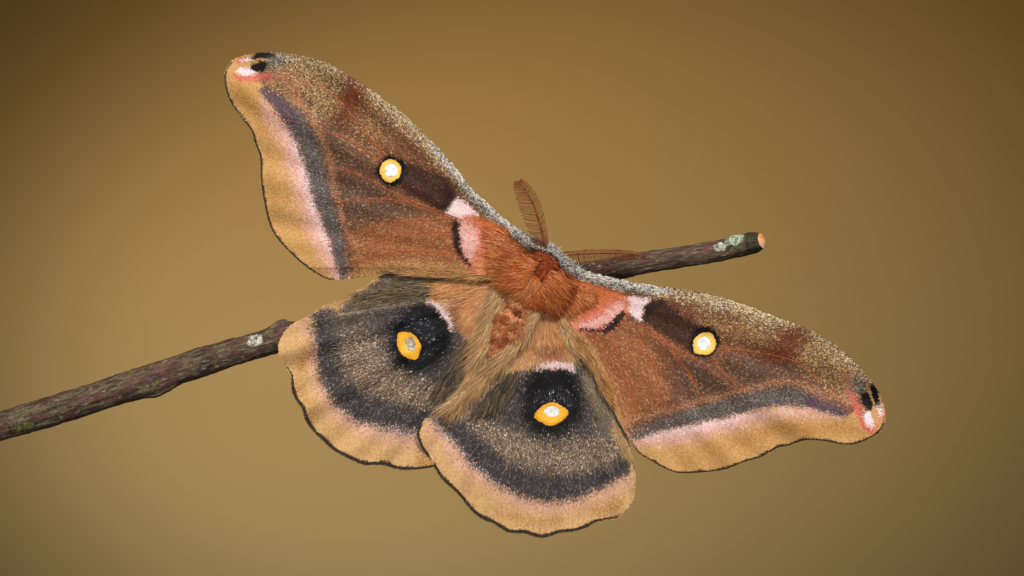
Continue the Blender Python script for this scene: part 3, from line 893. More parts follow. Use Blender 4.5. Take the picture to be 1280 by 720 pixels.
RH_layers = [
    (('all',), 1, p['hgray'], 1),
    (('poly', [(580, 520), (640, 535), (690, 545), (760, 545), (785, 560), (760, 590), (700, 590), (640, 580), (590, 550)]), 16, p['hmid'], 0.95),
    (('poly', [(515, 525), (545, 525), (580, 560), (620, 595), (660, 618), (712, 620), (760, 605), (800, 590), (810, 660), (680, 690), (560, 640), (515, 560)]), 6, p['hmargin'], 1),
    (('line', [(740, 632), (752, 640), (775, 630)], [5, 6, 6]), 8, p['tan_deep'], 0.6),
    (('line', [(620, 640), (660, 652), (700, 650)], [4, 5, 4]), 8, p['tan_deep'], 0.45),
    (('line', [(540, 536), (560, 558), (582, 582), (610, 602), (640, 620), (675, 632), (712, 630), (750, 617), (784, 600)], [5, 7, 8, 8, 8, 8, 8, 8, 8]), 12, p['hpink'], 0.9),
    (('line', [(545, 528), (562, 543), (585, 566), (606, 588), (640, 608)], [4, 6, 7, 7, 5]), 6, p['hpinkgray'], 0.85),
    (('line', [(550, 525), (575, 541), (600, 567), (630, 592), (670, 610), (712, 610), (750, 598), (786, 578)], [7, 13, 16, 17, 17, 16, 13, 9]), 9, p['hdark'], 1),
    (('line', [(547, 516), (570, 514), (602, 518)], [3, 4, 3]), 6, p['pinkish'], 0.5),
    (('line', [(773, 575), (787, 578)], [6, 7]), 4, p['hdark'], 0.9),
    (('line', [(783, 548), (789, 575), (792, 600), (791, 616)], [2, 2, 2, 2]), 2.5, p['htan'], 0.9),
    (('poly', [(645, 480), (660, 465), (722, 470), (740, 510), (735, 545), (690, 556), (650, 540), (610, 520)]), 20, p['hdark'], 0.9),
    (('poly', [(640, 420), (655, 370), (700, 372), (722, 420), (726, 455), (700, 456), (660, 462), (640, 470), (628, 455)]), 5, p['htan'], 1),
    (('line', [(670, 385), (668, 420), (662, 445)], [6, 8, 6]), 9, p['horange'], 0.85),
    (('ell', (690, 444), (20, 12), 10), 9, p['maroon'], 0.9),
    (('ell', (650, 454), (12, 7), 20), 9, p['pinkish'], 0.5),
    (('poly', [(720, 441), (732, 446), (748, 470), (768, 508), (779, 540), (758, 540), (740, 508), (726, 470)]), 4, p['hpatch'], 1),
    (('poly', [(720, 441), (730, 446), (738, 460), (730, 468), (722, 458)]), 6, p['hpatch_dark'], 0.8),
    (('line', [(770, 538), (779, 556), (784, 570)], [5, 6, 4]), 6, p['htan'], 0.8),
    (RH_black, 11, p['hblack'], 1),
    (('poly', [(666, 512), (670, 494), (690, 484), (710, 488), (718, 502), (713, 514), (700, 506), (688, 502), (675, 508)]), 6, p['hblue'], 0.9),
    (('line', [(671, 461), (681, 457), (692, 455), (706, 456), (715, 460)], [1.6, 3.2, 3.8, 3.8, 3]), 3.6, p['cap'], 0.95),
    (('ell', (689.5, 518), (24.5, 17), 0), 2.5, p['hblack'], 1),
    (('line', [(640, 450), (610, 480), (570, 510)], [4, 7, 4]), 7, p['htan'], 0.5),
    (('line', [(527, 531), (522.5, 541), (525, 552.5), (537.5, 572.5), (550, 592.5), (567.5, 610), (585, 630), (600, 644.5), (617.5, 652.5), (635, 662.5), (655, 664.5), (677.5, 670), (697.5, 664.5), (720, 661.5), (742.5, 652), (770, 647.5)], [1, 2, 2.2, 2.2, 2.2, 2, 2, 2, 2, 2, 2, 1.8, 1.5, 1.5, 1.0, 0.8]), 1.4, p['fringe'], 1),
    (('line', [(770, 647.5), (785, 635), (791, 622)], [0.7, 0.6, 0.2]), 1.0, p['fringe'], 0.8),
]
wing = build_wing('hindwing', moth, RH_out, RH_base, RH_d, RH_layers, holes=[catmull(RH_eye_o, 6, True)], len_fn=basal_len(RH_base, 60, 170, 1.8))
wing['label'] = 'hindwing overlapping the other one, hanging lowest, bright eyespot pane'
RH = wing
RH_veins = [[(640, 500), (610, 540), (580, 580), (562, 605)], [(660, 530), (640, 570), (620, 610), (604, 646)], [(690, 545), (688, 590), (680, 630), (674, 668)],
            [(715, 535), (722, 580), (726, 620), (722, 658)], [(740, 520), (756, 570), (766, 610), (768, 645)]]
for v in RH_veins:
    tube('vein', wing, lay3(v, RH_d, 0.25), [0.4, 0.34, 0.34, 0.25], M_VEIN_PALE, 6)
eyespot(wing, RH_d, RH_eye_o, ((690, 514.3), (9.6, 6.2), 0), (250, 192, 58), (238, 160, 34), M_WIN)

# ---- fringe of fine hairs round each outer margin
def margin_fringe(wing, line, depth, base, n, length, pal, rad=0.35):
    q = catmull(line, 30)
    idx = RNG.integers(0, len(q), n)
    length = length * np.clip(idx / len(q) * 7, 0.12, 1) * np.clip((1 - idx / len(q)) * 12, 0.2, 1)
    P = q[idx] + RNG.normal(0, 0.6, (n, 2))
    d = P - np.asarray(base, float)
    d /= np.linalg.norm(d, axis=1, keepdims=True)
    P = P - d * 1.2
    R3 = np.concatenate([P, (depth(P) + RNG.uniform(0.0, 0.7, n))[:, None]], 1)
    D3 = np.concatenate([d + RNG.normal(0, 0.25, (n, 2)), RNG.normal(0, 0.25, (n, 1))], 1)
    hairs('fringe_hair', wing, R3, D3, length * RNG.uniform(0.6, 1.3, n), (0, 0, 0), rad, pick(pal, n), segs=2)


M_RIM = flat_mat('margin_dark', (58, 48, 38), 0.8, 0.1, (2500, (38, 31, 26)))
for wing_, line_, dep_, base_, nn_, ln_, rr_, rim_ in (
        (LF, LF_out[30:] + LF_out[:2], LF_d, LF_base, 2600, 1.6, 0.32, [0.4, 0.6, 0.75, 0.7, 0.65, 0.5, 0.4, 0.2]),
        (RF, RF_out[17:33], RF_d, RF_base, 2600, 1.6, 0.32, [0.2, 0.5, 0.65, 0.65, 0.7, 0.75, 0.7, 0.4]),
        (LH, LH_out[14:36], LH_d, LH_base, 5200, 3.0, 0.34, [0.05, 0.6, 0.8, 0.8, 0.8, 0.8]),
        (RH, RH_out[8:37], RH_d, RH_base, 5200, 3.0, 0.34, [0.5, 0.8, 0.8, 0.8, 0.7, 0.4])):
    margin_fringe(wing_, line_, dep_, base_, nn_, ln_, p['fringe'], rr_)
    tube('margin_rim', wing_, lay3(line_, dep_, 0.1, 6), rim_, M_RIM, 6)

# ------------------------------------------------------------------ body
AX = np.array([-0.47, 0.88])      # from head to tail in the picture plane
LAT = np.array([0.88, 0.47])


def ellipsoid(name, parent, c, r, mat, bump=0.06, nu=40, nv=26, seed=0):
    """c: centre px (x, y, height); r: semi axes along LAT, AX and towards the viewer"""
    V = []
    for i in range(nv + 1):
        th = math.pi * i / nv
        for j in range(nu):
            ph = 2 * math.pi * j / nu
            V.append((math.sin(th) * math.cos(ph), math.cos(th), math.sin(th) * math.sin(ph)))
    V = np.array(V)
    k = 1 + bump * vnoise(V, 0.35, seed)
    L = V * np.array([r[0], r[1], r[2]]) * k[:, None]
    P = np.zeros_like(L)
    P[:, :2] = np.asarray(c[:2]) + L[:, :1] * LAT - L[:, 1:2] * AX
    P[:, 2] = c[2] + L[:, 2]
    F = []
    for i in range(nv):
        for j in range(nu):
            a, b = i * nu + j, i * nu + (j + 1) % nu
            F += [a, b, b + nu, a + nu]
    return mesh_np(name, W(P), F, [4] * (nu * nv), mat, parent, smooth=True)


def ell_h(P, c, r):
    q = P - np.asarray(c[:2], float)
    u = (q @ LAT) / r[0]
    v = (q @ AX) / r[1]
    return c[2] + r[2] * np.sqrt(np.clip(1 - u * u - v * v, 0.0, 1))


TH_C, TH_R = (674, 345, 6), (33, 31, 16)
AB_C, AB_R = (641, 404, 0), (24, 50, 18)
HD_C, HD_R = (685, 323, 6), (14, 11, 12)
thorax = ellipsoid('thorax', moth, TH_C, TH_R, M_SKIN, seed=1)
abdomen = ellipsoid('abdomen', moth, AB_C, AB_R, M_SKIN, seed=2)
head = ellipsoid('head', moth, HD_C, HD_R, M_SKIN, seed=3)
thorax['label'] = 'rust red furry thorax'
abdomen['label'] = 'short orange brown abdomen with curly fur'


def in_ell(n, c, r, shrink=1.0):
    a = RNG.uniform(0, 2 * math.pi, n)
    k = np.sqrt(RNG.uniform(0, 1, n)) * shrink
    u, v = k * np.cos(a) * r[0], k * np.sin(a) * r[1]
    return np.asarray(c[:2]) + u[:, None] * LAT + v[:, None] * AX, u, v


RUST = [(192, 98, 44, 3), (172, 80, 34, 2.4), (208, 124, 66, 2), (140, 62, 28, 1.2)]
RUST_DK = [(160, 68, 28, 3), (134, 54, 24, 2), (178, 84, 38, 1.6)]
ABD = [(216, 146, 94, 3), (204, 126, 76, 2.4), (226, 170, 120, 2), (172, 98, 60, 1)]
GOLD = [(206, 164, 114, 3), (188, 142, 92, 2), (222, 190, 144, 1.8), (160, 116, 72, 1)]
GOLDOR = [(210, 148, 96, 3), (196, 128, 78, 2), (220, 174, 122, 2)]
GREY = [(192, 186, 176, 3), (160, 154, 146, 2.4), (216, 210, 200, 2), (108, 104, 102, 1)]

# thorax fur: fans out from the collar, combed back along the body and over the wing roots
n = 13000
P, u, v = in_ell(n, TH_C, TH_R, 1.0)
clump = np.stack([vnoise(P, 7, 41), vnoise(P, 7, 42)], 1) * 0.9
D2 = AX * 0.75 + LAT * (u / 22.0)[:, None] + clump + RNG.normal(0, 0.15, (n, 2))
D3 = np.concatenate([D2, (0.3 + 0.4 * vnoise(P, 6, 43))[:, None]], 1)
tone = vnoise(P, 10, 44)
cc = pick(RUST, n)
dk = (tone > 0.12) | (np.hypot(P[:, 0] - 680, P[:, 1] - 330) < 14)
cc[dk] = pick(RUST_DK, int(dk.sum()))
R3 = np.concatenate([P, (ell_h(P, TH_C, TH_R) - 1)[:, None]], 1)
rr = np.clip(np.hypot(u / TH_R[0], v / TH_R[1]), 0, 1)
lt = (RNG.random(n) < (rr - 0.35) * 1.1) & (np.abs(u) > 12)
cc[lt] = pick([(196, 112, 58, 3), (180, 92, 44, 2), (212, 140, 84, 1.5)], int(lt.sum()))
hairs('fur', thorax, R3, D3, RNG.uniform(13, 24, n), np.array([0, 0, -0.55]) + np.concatenate([AX * 0.2, [0]]), 0.4, cc, segs=5, wave=0.05)

# round whorl of fur on the back of the thorax
n = 2200
a = RNG.uniform(0, 2 * math.pi, n)
k = np.sqrt(RNG.uniform(0.02, 1, n))
P = np.array([672, 364.0]) + np.stack([np.cos(a), np.sin(a)], 1) * (k * 17)[:, None]
D2 = np.stack([-np.sin(a), np.cos(a)], 1) * np.where(np.cos(a) < 0.1, -1, 1)[:, None] * 0.9 + AX * 0.5 + RNG.normal(0, 0.15, (n, 2))
D3 = np.concatenate([D2, np.full((n, 1), 0.3)], 1)
R3 = np.concatenate([P, (17 + 5 * np.sqrt(np.clip(1 - k * k, 0, 1)))[:, None]], 1)
cc = pick(RUST, n)
hairs('fur', thorax, R3, D3, RNG.uniform(7, 19, n), np.array([0, 0, -0.5]), 0.42, cc, segs=5, wave=0.06)

# fur spilling from the thorax over each forewing root
for side in (-1, 1):
    n = 3600
    s = RNG.uniform(-14, 26, n)
    P = np.asarray(TH_C[:2]) + LAT * side * RNG.uniform(8, 34, n)[:, None] + AX * s[:, None]
    D2 = LAT * side + AX * (0.35 + s / 60.0)[:, None] + RNG.normal(0, 0.14, (n, 2)) + vnoise(P, 7, 51)[:, None] * 0.25
    D3 = np.concatenate([D2, np.full((n, 1), 0.12)], 1)
    R3 = np.concatenate([P, (ell_h(P, TH_C, (46, 44, 18)) + RNG.uniform(-1, 2, n))[:, None]], 1)
    cc = pick([(198, 112, 56, 3), (182, 92, 42, 3), (216, 148, 90, 2), (152, 70, 32, 1.2)], n)
    hairs('fur', thorax, R3, D3, RNG.uniform(9, 26, n), np.array([0, 0, -0.36]), 0.36, cc, segs=5, wave=0.05)

# pale orange hair trailing from the back of the thorax over the abdomen and hindwing roots
n = 2600
uu = RNG.uniform(-32, 32, n)
P = np.asarray(TH_C[:2]) + LAT * uu[:, None] + AX * (RNG.uniform(6, 30, n) - np.abs(uu) * 0.12)[:, None]
D2 = AX + LAT * (uu / 40.0)[:, None] + np.stack([vnoise(P, 8, 55), vnoise(P, 8, 56)], 1) * 0.7 + RNG.normal(0, 0.14, (n, 2))
D3 = np.concatenate([D2, np.full((n, 1), 0.08)], 1)
R3 = np.concatenate([P, (ell_h(P, TH_C, (46, 44, 17)) + RNG.uniform(-1, 2, n))[:, None]], 1)
hairs('fur', thorax, R3, D3, RNG.uniform(9, 24, n), np.array([0, 0, -0.34]), 0.36, pick([(204, 122, 66, 3), (186, 98, 48, 2.4), (218, 156, 100, 2), (168, 136, 100, 0.8)], n), segs=5, wave=0.08)

# grey collar
n = 3000
q = catmull([(642, 290), (660, 301), (678, 307), (694, 315), (708, 328), (724, 341)], 30)
P = q[RNG.integers(0, len(q), n)] + RNG.normal(0, 2.0, (n, 2))
D2 = LAT * RNG.normal(0.1, 0.5, n)[:, None] - AX * RNG.normal(0.25, 0.5, n)[:, None]
D3 = np.concatenate([D2, RNG.uniform(0.1, 0.7, (n, 1))], 1)
R3 = np.concatenate([P, RNG.uniform(13, 22, n)[:, None]], 1)
hairs('collar_fur', head, R3, D3, RNG.uniform(4, 7.5, n), np.array([0, 0, -0.4]), 0.5, pick(GREY, n), segs=4, wave=0.06)
# face fur
n = 2400
P, u, v = in_ell(n, HD_C, HD_R, 1.0)
D3 = np.concatenate([LAT * (u / 14)[:, None] + AX * 0.5 + RNG.normal(0, 0.3, (n, 2)), np.full((n, 1), 0.6)], 1)
R3 = np.concatenate([P, (ell_h(P, HD_C, HD_R) - 1)[:, None]], 1)
hairs('fur', head, R3, D3, RNG.uniform(7, 14, n), np.array([0, 0, -0.5]), 0.5, pick(RUST_DK + RUST, n), segs=4, wave=0.06)

# abdomen: short curly tufts
n = 10000
P, u, v = in_ell(n, AB_C, AB_R, 1.0)
ta = vnoise(P, 9, 61) * 2.8
D2 = np.stack([np.cos(ta), np.sin(ta)], 1) * 0.6 + AX * 1.0 + LAT * (u / 40)[:, None] + RNG.normal(0, 0.18, (n, 2))
D3 = np.concatenate([D2, (0.5 + 0.4 * vnoise(P, 5, 63))[:, None]], 1)
R3 = np.concatenate([P, (ell_h(P, AB_C, AB_R) - 1 + 1.2 * vnoise(P, 9, 64))[:, None]], 1)
cc = pick(ABD, n)
dk = vnoise(P, 6, 65) < -0.3
cc[dk] = pick([(184, 104, 64, 2), (200, 116, 70, 2), (150, 82, 52, 1)], int(dk.sum()))
hairs('fur', abdomen, R3, D3, RNG.uniform(8, 17, n), np.array([0, 0, -0.6]), 0.42, cc, segs=5, wave=0.12)


# long golden hair on the hindwing roots and inner margins
def wing_hair(wing, polyg, src, depth, n, l0, l1, pal, lift=1.5, spread=0.12, rad=0.45, swirl=0.0, flow=None, up=0.14):
    pg = catmull(polyg, 5, True)
    x0, y0 = pg.min(0)
    x1, y1 = pg.max(0)
    P = np.zeros((0, 2))
    while len(P) < n:
        q = np.stack([RNG.uniform(x0, x1, n * 2), RNG.uniform(y0, y1, n * 2)], 1)
        P = np.concatenate([P, q[sd_poly(q, pg) < 0]])
    P = P[:n]
    if flow is None:
        d = P - np.asarray(src, float)
    else:
        d = np.repeat(np.asarray(flow, float)[None], n, 0)
    d /= np.linalg.norm(d, axis=1, keepdims=True)
    cl = vnoise(P, 9, 71) * 0.28
    d = np.stack([d[:, 0] * np.cos(cl) - d[:, 1] * np.sin(cl), d[:, 0] * np.sin(cl) + d[:, 1] * np.cos(cl)], 1)
    D3 = np.concatenate([d + RNG.normal(0, spread, (n, 2)), np.full((n, 1), up)], 1)
    R3 = np.concatenate([P, (depth(P) + RNG.uniform(0.3, lift, n))[:, None]], 1)
    bend = np.concatenate([RNG.normal(0, 0.05, (n, 2)) + np.stack([-d[:, 1], d[:, 0]], 1) * swirl, np.full((n, 1), -up * 0.9)], 1)
    hairs('wing_hair', wing, R3, D3, RNG.uniform(l0, l1, n), bend, rad, pick(pal, n), segs=5, wave=0.03)


# left hindwing
DKH = [(116, 100, 78, 2), (62, 56, 50, 3), (150, 128, 98, 0.8)]
wing_hair(LH, [(556, 352), (640, 354), (640, 364), (600, 372), (570, 372), (552, 366)], None, LH_d, 1500, 14, 26, GOLDOR, flow=(-0.98, 0.16))
wing_hair(LH, [(598, 368), (634, 364), (626, 385), (606, 402), (588, 404), (580, 384)], (660, 325), LH_d, 2300, 12, 24, GOLDOR, rad=0.36)
wing_hair(LH, [(652, 340), (634, 384), (620, 412), (608, 440), (598, 436), (608, 400), (628, 346)], (664, 310), LH_d, 2900, 20, 40, GOLD, lift=10, rad=0.34, spread=0.16)
wing_hair(LH, [(612, 432), (606, 460), (588, 492), (570, 508), (568, 496), (588, 460), (600, 430)], (640, 340), LH_d, 1500, 20, 38, GOLD, lift=4, rad=0.34)
wing_hair(LH, [(594, 430), (584, 462), (560, 496), (540, 496), (556, 465), (574, 432)], (640, 330), LH_d, 600, 10, 22, DKH, rad=0.3)
wing_hair(LH, [(450, 372), (520, 352), (545, 350), (540, 368), (460, 384)], (660, 350), LH_d, 700, 8, 18, [(150, 130, 98, 2), (96, 82, 62, 2)], rad=0.32)
wing_hair(LH, [(420, 430), (500, 460), (560, 480), (540, 510), (470, 490), (430, 465)], LH_base, LH_d, 300, 8, 18, [(176, 150, 120, 2), (130, 110, 90, 2)], rad=0.26)
# right hindwing
wing_hair(RH, [(666, 380), (690, 384), (706, 408), (712, 424), (690, 426), (662, 424), (654, 414)], (680, 340), RH_d, 2600, 12, 24, GOLDOR, rad=0.36)
wing_hair(RH, [(692, 362), (668, 408), (648, 434), (628, 454), (618, 452), (638, 424), (656, 398), (676, 362)], None, RH_d, 2900, 18, 36, GOLD, lift=9, rad=0.34, spread=0.18, flow=(-0.60, 0.80))
wing_hair(RH, [(636, 446), (620, 466), (596, 486), (570, 504), (568, 498), (598, 474), (622, 446)], None, RH_d, 1600, 20, 40, GOLD, lift=4, rad=0.34, flow=(-0.70, 0.68))
wing_hair(RH, [(648, 462), (645, 490), (616, 514), (590, 518), (606, 496), (632, 470)], (690, 380), RH_d, 600, 10, 22, DKH, rad=0.3)
wing_hair(RH, [(700, 388), (712, 408), (722, 430), (720, 440), (710, 430), (698, 408)], (680, 350), RH_d, 700, 10, 22, GOLD, lift=3)
wing_hair(RH, [(764, 520), (778, 548), (784, 570), (776, 562), (768, 540)], (706, 380), RH_d, 120, 12, 24, [(206, 172, 120, 2), (186, 150, 100, 2)], lift=1.2, rad=0.34)
wing_hair(RH, [(600, 530), (680, 548), (760, 548), (770, 580), (700, 595), (630, 575)], RH_base, RH_d, 320, 8, 16, [(186, 162, 136, 2), (136, 118, 100, 2)], rad=0.26)
# forewing roots and inner margins
wing_hair(LF, [(612, 288), (632, 292), (652, 308), (650, 340), (622, 345), (614, 325)], (690, 325), LF_d, 1500, 8, 16, [(196, 112, 58, 3), (178, 88, 42, 2), (214, 148, 92, 2)], rad=0.4)
wing_hair(LF, [(500, 334), (600, 342), (640, 346), (600, 349), (500, 343)], (690, 340), LF_d, 900, 8, 22, [(196, 146, 92, 3), (160, 112, 66, 2)], rad=0.36)
wing_hair(RF, [(700, 352), (726, 356), (740, 362), (738, 374), (722, 384), (708, 390), (698, 380)], (672, 325), RF_d, 1500, 8, 16, [(196, 112, 58, 3), (178, 88, 42, 2), (214, 148, 92, 2)], rad=0.4)
wing_hair(RF, [(704, 404), (720, 418), (742, 448), (765, 500), (755, 495), (732, 450), (712, 425)], (675, 340), RF_d, 800, 8, 22, [(196, 146, 92, 3), (160, 112, 66, 2)], rad=0.36)

# ------------------------------------------------------------------ antennae
def antenna(path, left_dir, left_len, right_dir, right_len, nbarb, label, lrad=0.42):
    root = tube('antenna', moth, catmull(path, 8), [1.5, 1.4, 1.1, 0.6], M_ANT, 8)
    root['label'] = label
    q = catmull(path, 40)
    for k in range(nbarb):
        t = 0.03 + 0.96 * k / (nbarb - 1)
        i = min(int(t * (len(q) - 1)), len(q) - 2)
        c = q[i]
        for dvec, lens in ((left_dir, left_len), (right_dir, right_len)):
            L = float(np.interp(t, np.linspace(0, 1, len(lens)), lens)) * random.uniform(0.94, 1.06)
            tang = q[i + 1] - q[i]
            tang = tang / np.linalg.norm(tang)
            d = np.asarray(dvec(t), float)
            d = d / np.linalg.norm(d) + np.random.default_rng(k).normal(0, 0.03, 3)
            s = np.linspace(0, 1, 6)[:, None]
            pts = c + d * L * s + tang * (0.22 * L) * s ** 2
            tube('barb', root, pts, [lrad * 1.2, lrad, lrad * 0.75], M_ANT, 5)
    return root


antenna([(684, 312, 20), (680, 301, 26), (674, 277, 30), (666, 254, 33), (656, 236, 35), (649, 226, 36)],
        lambda t: (-1.0, -0.02 + 0.25 * t, -0.15), [8, 14, 18, 19, 17, 12, 5],
        lambda t: (0.62, -0.55, -0.75), [5, 9, 12, 13, 12, 9, 4], 58, 'feathery antenna standing straight up', 0.5)
antenna([(694, 320, 20), (704, 318.5, 16), (730, 316.6, 10), (760, 316, 4), (785, 316.5, 0), (806, 320, -3)],
        lambda t: (0.12, 1.0, -0.45), [8, 15, 18, 17, 13, 8, 4],
        lambda t: (0.3, -0.55, -0.9), [5, 7, 9, 9, 8, 6, 3], 66, 'feathery antenna resting across the twig', 0.55)

# ------------------------------------------------------------------ twig
def twig_centre(n=460):
    pts = [(-60, 551, -44), (0, 533, -44), (100, 503, -43), (185, 474, -43), (260, 450, -44), (349, 424, -45), (480, 393, -46), (640, 362, -45), (782, 333, -42), (880, 316.5, -36), (930, 306.5, -29), (952, 301, -20)]
    q = catmull(pts, 60)
    seg = np.concatenate([[0], np.cumsum(np.linalg.norm(np.diff(q, axis=0), axis=1))])
    s = np.linspace(0, seg[-1], n)
    return np.stack([np.interp(s, seg, q[:, k]) for k in range(3)], 1), s


TC, TS = twig_centre()
TR = np.interp(TC[:, 0], [-60, 0, 120, 180, 300, 349, 600, 782, 860, 930, 951], [19.3, 19, 18.4, 18.4, 16.6, 16.8, 16, 14.6, 13.6, 13.8, 13.8])


def bark_mat():
    m, nt, b = new_mat('bark')
    at = nt.nodes.new('ShaderNodeAttribute')
    at.attribute_name = 'along'

    def noise(scale, detail, sx, seed):
        mp = nt.nodes.new('ShaderNodeMapping')
        mp.inputs['Scale'].default_value = (sx, 1, 1)
        mp.inputs['Location'].default_value = (seed, seed, seed)
        nt.links.new(at.outputs['Vector'], mp.inputs['Vector'])
        n = nt.nodes.new('ShaderNodeTexNoise')
        n.inputs['Scale'].default_value = scale
        n.inputs['Detail'].default_value = detail
        n.inputs['Roughness'].default_value = 0.65
        nt.links.new(mp.outputs['Vector'], n.inputs['Vector'])
        return n.outputs['Fac']

    def ramp(fac, stops):
        r = nt.nodes.new('ShaderNodeValToRGB')
        e = r.color_ramp.elements
        e[0].position, e[0].color = stops[0][0], (*lin(stops[0][1]), 1)
        e[1].position, e[1].color = stops[-1][0], (*lin(stops[-1][1]), 1)
        for pos, c in stops[1:-1]:
            x = e.new(pos)
            x.color = (*lin(c), 1)
        nt.links.new(fac, r.inputs['Fac'])
        return r.outputs['Color']

    def mask(fac, lo, hi):
        mr = nt.nodes.new('ShaderNodeMapRange')
        mr.inputs['From Min'].default_value = lo
        mr.inputs['From Max'].default_value = hi
        nt.links.new(fac, mr.inputs['Value'])
        return mr.outputs['Result']

    def mix(fac, a, c):
        mx = nt.nodes.new('ShaderNodeMix')
        mx.data_type = 'RGBA'
        nt.links.new(fac, mx.inputs[0])
        nt.links.new(a, mx.inputs[6])
        if isinstance(c, tuple):
            mx.inputs[7].default_value = (*lin(c), 1)
        else:
            nt.links.new(c, mx.inputs[7])
        return mx.outputs[2]
    n1 = noise(4.2, 9, 0.16, 0)
    base = ramp(n1, [(0.34, (36, 27, 18)), (0.46, (66, 50, 37)), (0.54, (88, 67, 50)), (0.66, (134, 112, 92))])
    n2 = noise(1.4, 5, 0.35, 7)
    base = mix(mask(n2, 0.47, 0.62), base, ramp(noise(5, 6, 0.3, 3), [(0.38, (68, 38, 35)), (0.64, (122, 74, 68))]))
    n3 = noise(2.8, 8, 0.3, 13)
    base = mix(mask(n3, 0.51, 0.60), base, ramp(noise(9, 4, 0.6, 5), [(0.35, (66, 58, 34)), (0.65, (122, 114, 76))]))
    n4 = noise(4.5, 8, 0.35, 21)
    base = mix(mask(n4, 0.58, 0.68), base, (156, 140, 128))
    n5 = noise(5, 8, 0.2, 33)
    base = mix(mask(n5, 0.57, 0.66), base, (44, 32, 27))
    sx = nt.nodes.new('ShaderNodeSeparateXYZ')
    nt.links.new(at.outputs['Vector'], sx.inputs[0])
    base = mix(mask(sx.outputs[0], END_X - 0.25, END_X + 0.1), base, ramp(noise(5, 6, 0.8, 41), [(0.35, (30, 24, 16)), (0.7, (78, 70, 46))]))
    nt.links.new(base, b.inputs['Base Color'])
    bp = nt.nodes.new('ShaderNodeBump')
    bp.inputs['Strength'].default_value = 0.9
    bp.inputs['Distance'].default_value = 0.0004
    nt.links.new(noise(4.5, 8, 0.3, 2), bp.inputs['Height'])
    nt.links.new(bp.outputs['Normal'], b.inputs['Normal'])
    b.inputs['Roughness'].default_value = 0.62
    b.inputs['Specular IOR Level'].default_value = 0.35
    return m


END_X = float(np.interp(937, TC[:, 0], TS)) / 18.0
M_BARK = bark_mat()
SIDES = 56


def frame_at(i):
    a, b = max(i - 1, 0), min(i + 1, len(TC) - 1)
    T = TC[b] - TC[a]
    T = T / np.linalg.norm(T)
    s = np.cross(T, (0, 0, 1.0))
    s /= np.linalg.norm(s)        # points up or down the picture
    q = np.cross(s, T)
    return T, s, q


def twig_point(px, ang, lift=0.0):
    """ang: 0 faces the viewer, +90 the upper side"""
    i = int(np.argmin(np.abs(TC[:, 0] - px)))
    T, s, q = frame_at(i)
    up = s if s[1] < 0 else -s
    q = np.array(q) if q[2] > 0 else -np.array(q)
    a = math.radians(ang)
    return TC[i] + (TR[i] + lift) * (q * math.cos(a) + up * math.sin(a)), (q * math.cos(a) + up * math.sin(a)), T


bumps = [(190, -75, 13, 7.5), (170, -60, 14, 3.0), (206, -80, 8, 3.2), (356, 78, 10, 6.5), (346, 60, 16, 2.5), (939, 0, 12, 1.4), (60, 40, 30, 1.5), (262, 20, 26, 1.4), (880, -50, 22, 1.2)]
V, AV = [], []
for i in range(len(TC)):
    T, s, q = frame_at(i)
    up = s if s[1] < 0 else -s
    qv = q if q[2] > 0 else -q
    for k in range(SIDES):
        a = 2 * math.pi * k / SIDES
        V.append((i, a))
        AV.append((TS[i] / 18.0, math.cos(a), math.sin(a)))
AV = np.array(AV)
nz = 0.9 * vnoise(AV * np.array([0.30, 1, 1]), 0.55, 81) + 0.7 * vnoise(AV * np.array([0.16, 1, 1]), 0.22, 82) + 0.5 * vnoise(AV, 0.25, 83) + 1.1 * vnoise(AV * np.array([0.4, 0.2, 0.2]), 1.2, 84)
PV = []
for n_, (i, a) in enumerate(V):
    T, s, q = frame_at(i)
    up = s if s[1] < 0 else -s
    qv = q if q[2] > 0 else -q
    r = TR[i] + nz[n_]
    if i > len(TC) - 9:
        r *= math.sqrt(max(0.0, 1 - ((i - (len(TC) - 9)) / 8.6) ** 2)) * 0.5 + 0.5
    deg = math.degrees(a)
    for bx, ba, bw, bh in bumps:
        da = (deg - ba + 180) % 360 - 180
        r += bh * math.exp(-((TC[i, 0] - bx) / bw) ** 2 - (da / 38.0) ** 2)
    PV.append(TC[i] + r * (qv * math.cos(a) + up * math.sin(a)))
PV = np.array(PV)
F = []
for i in range(len(TC) - 1):
    for k in range(SIDES):
        a, b = i * SIDES + k, i * SIDES + (k + 1) % SIDES
        F += [a, b, b + SIDES, a + SIDES]
twig_root = bpy.data.objects.new('twig', None)
twig_root.empty_display_size = 0.01
col.objects.link(twig_root)
twig_root['label'] = 'thin dark reddish brown twig with lichen, cut at one end'
twig_root['category'] = 'twig'
bark = mesh_np('bark', W(PV), F, [4] * ((len(TC) - 1) * SIDES), M_BARK, twig_root, smooth=True, vec=AV)

# cut wood at the end, its bright highlight put into the pale colour
M_WOOD = flat_mat('cut_wood', (252, 218, 168), 0.45, 0.4, (700, (206, 132, 70)), 0.5)
T, s, q = frame_at(len(TC) - 1)
end = PV[-SIDES:]
cen = end.mean(0)
rings = [end * 1.0]
for t, h in ((0.80, 1.6), (0.55, 2.6), (0.25, 3.2)):
    rings.append(cen + (end - cen) * t + T * h)
Vc = np.concatenate(rings + [cen[None] + T * 3.3])
F, Lt = [], []
for i in range(3):
    for k in range(SIDES):
        a, b = i * SIDES + k, i * SIDES + (k + 1) % SIDES
        F += [a, b, b + SIDES, a + SIDES]
        Lt.append(4)
for k in range(SIDES):
    F += [3 * SIDES + k, 3 * SIDES + (k + 1) % SIDES, 4 * SIDES]
    Lt.append(3)
cf = mesh_np('cut_face', W(Vc), F, Lt, M_WOOD, twig_root, smooth=True)
cf['label'] = 'pale cut wood at the twig end, its highlight painted in'


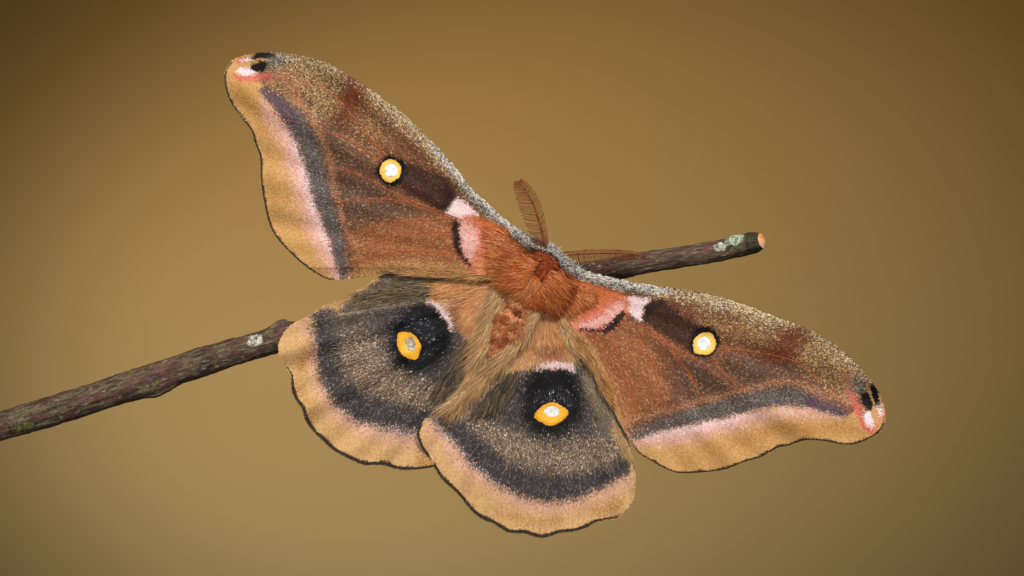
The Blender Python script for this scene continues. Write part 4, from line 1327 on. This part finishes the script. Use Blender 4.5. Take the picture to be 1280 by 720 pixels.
def patch(name, px, ang, half_len, half_ang, height, mat, seed, label=None, nu=30, nv=18):
    """an irregular crust wrapped round the bark"""
    V = []
    for i in range(nu + 1):
        u = i / nu * 2 - 1
        for j in range(nv + 1):
            w = j / nv * 2 - 1
            V.append((u, w))
    V = np.array(V)
    rad = np.hypot(V[:, 0], V[:, 1])
    edge = 0.86 + 0.2 * vnoise(np.stack([np.cos(np.arctan2(V[:, 1], V[:, 0])), np.sin(np.arctan2(V[:, 1], V[:, 0]))], 1), 0.5, seed)
    k = np.clip((edge - rad) / 0.25, -1, 1)
    hh = height * k + 0.35 * height * vnoise(V, 0.16, seed + 1) * (k > 0)
    PT = np.array([twig_point(px + a_ * half_len, ang + b_ * half_ang, h_)[0] for (a_, b_), h_ in zip(V, hh + 0.3)])
    # smooth out the sampling along the twig
    F = []
    for i in range(nu):
        for j in range(nv):
            a = i * (nv + 1) + j
            F += [a, a + 1, a + nv + 2, a + nv + 1]
    o = mesh_np(name, W(PT), F, [4] * (nu * nv), mat, twig_root, smooth=True)
    if label:
        o['label'] = label
    return o


M_LICH_G = flat_mat('lichen_green', (186, 200, 172), 0.85, 0.1, (1800, (128, 138, 112)), 0.8)
M_LICH_W = flat_mat('lichen_white', (226, 224, 206), 0.8, 0.15, (1500, (84, 82, 76)), 0.8)
M_MOSS = flat_mat('moss', (122, 124, 62), 0.85, 0.1, (1600, (62, 58, 36)), 1.0)
patch('lichen', 922, 48, 15, 52, 1.0, M_LICH_G, 5, 'pale green lichen crust by the cut end')
patch('lichen', 902, 20, 8, 26, 0.6, M_LICH_W, 15, 'small whitish lichen crust')
patch('lichen', 321, 28, 11, 30, 0.9, M_LICH_W, 25, 'white lichen spot with dark rings')
patch('moss_tuft', 190, -42, 12, 26, 1.4, M_MOSS, 35, 'bright green moss on the knot')
patch('moss_tuft', 26, -30, 14, 18, 0.8, M_MOSS, 45)
patch('moss_tuft', 168, -28, 12, 14, 0.8, M_MOSS, 55)

# broken side bud behind the hindwing
bp_, bn, bt = twig_point(354, 80)
tube('bud', twig_root, np.array([bp_ - bn * 3 - bt * 6, bp_ + bn * 1.5 - bt * 1, bp_ + bn * 3.2 + bt * 6, bp_ + bn * 3.4 + bt * 10]), [5, 4.6, 3.4, 2.0], M_BARK, 12)

# legs reaching back from the thorax and gripping the bark
for lx, tx, dz in ((650, 612, 0), (664, 640, 1), (680, 668, 0), (688, 690, 1)):
    p1 = np.array([lx, 352.0, -8.0])
    tp, tn, tt = twig_point(tx, -30, 1.5)
    mid = (p1 + tp) / 2 + np.array([(tx - lx) * 0.2, 8, -6])
    tube('leg', moth, catmull([p1, mid, tp + tn * 3, tp, tp + tt * 6 - tn * 0.5], 6), [3.6, 3.0, 2.2, 1.6, 1.0], M_LEG, 8)
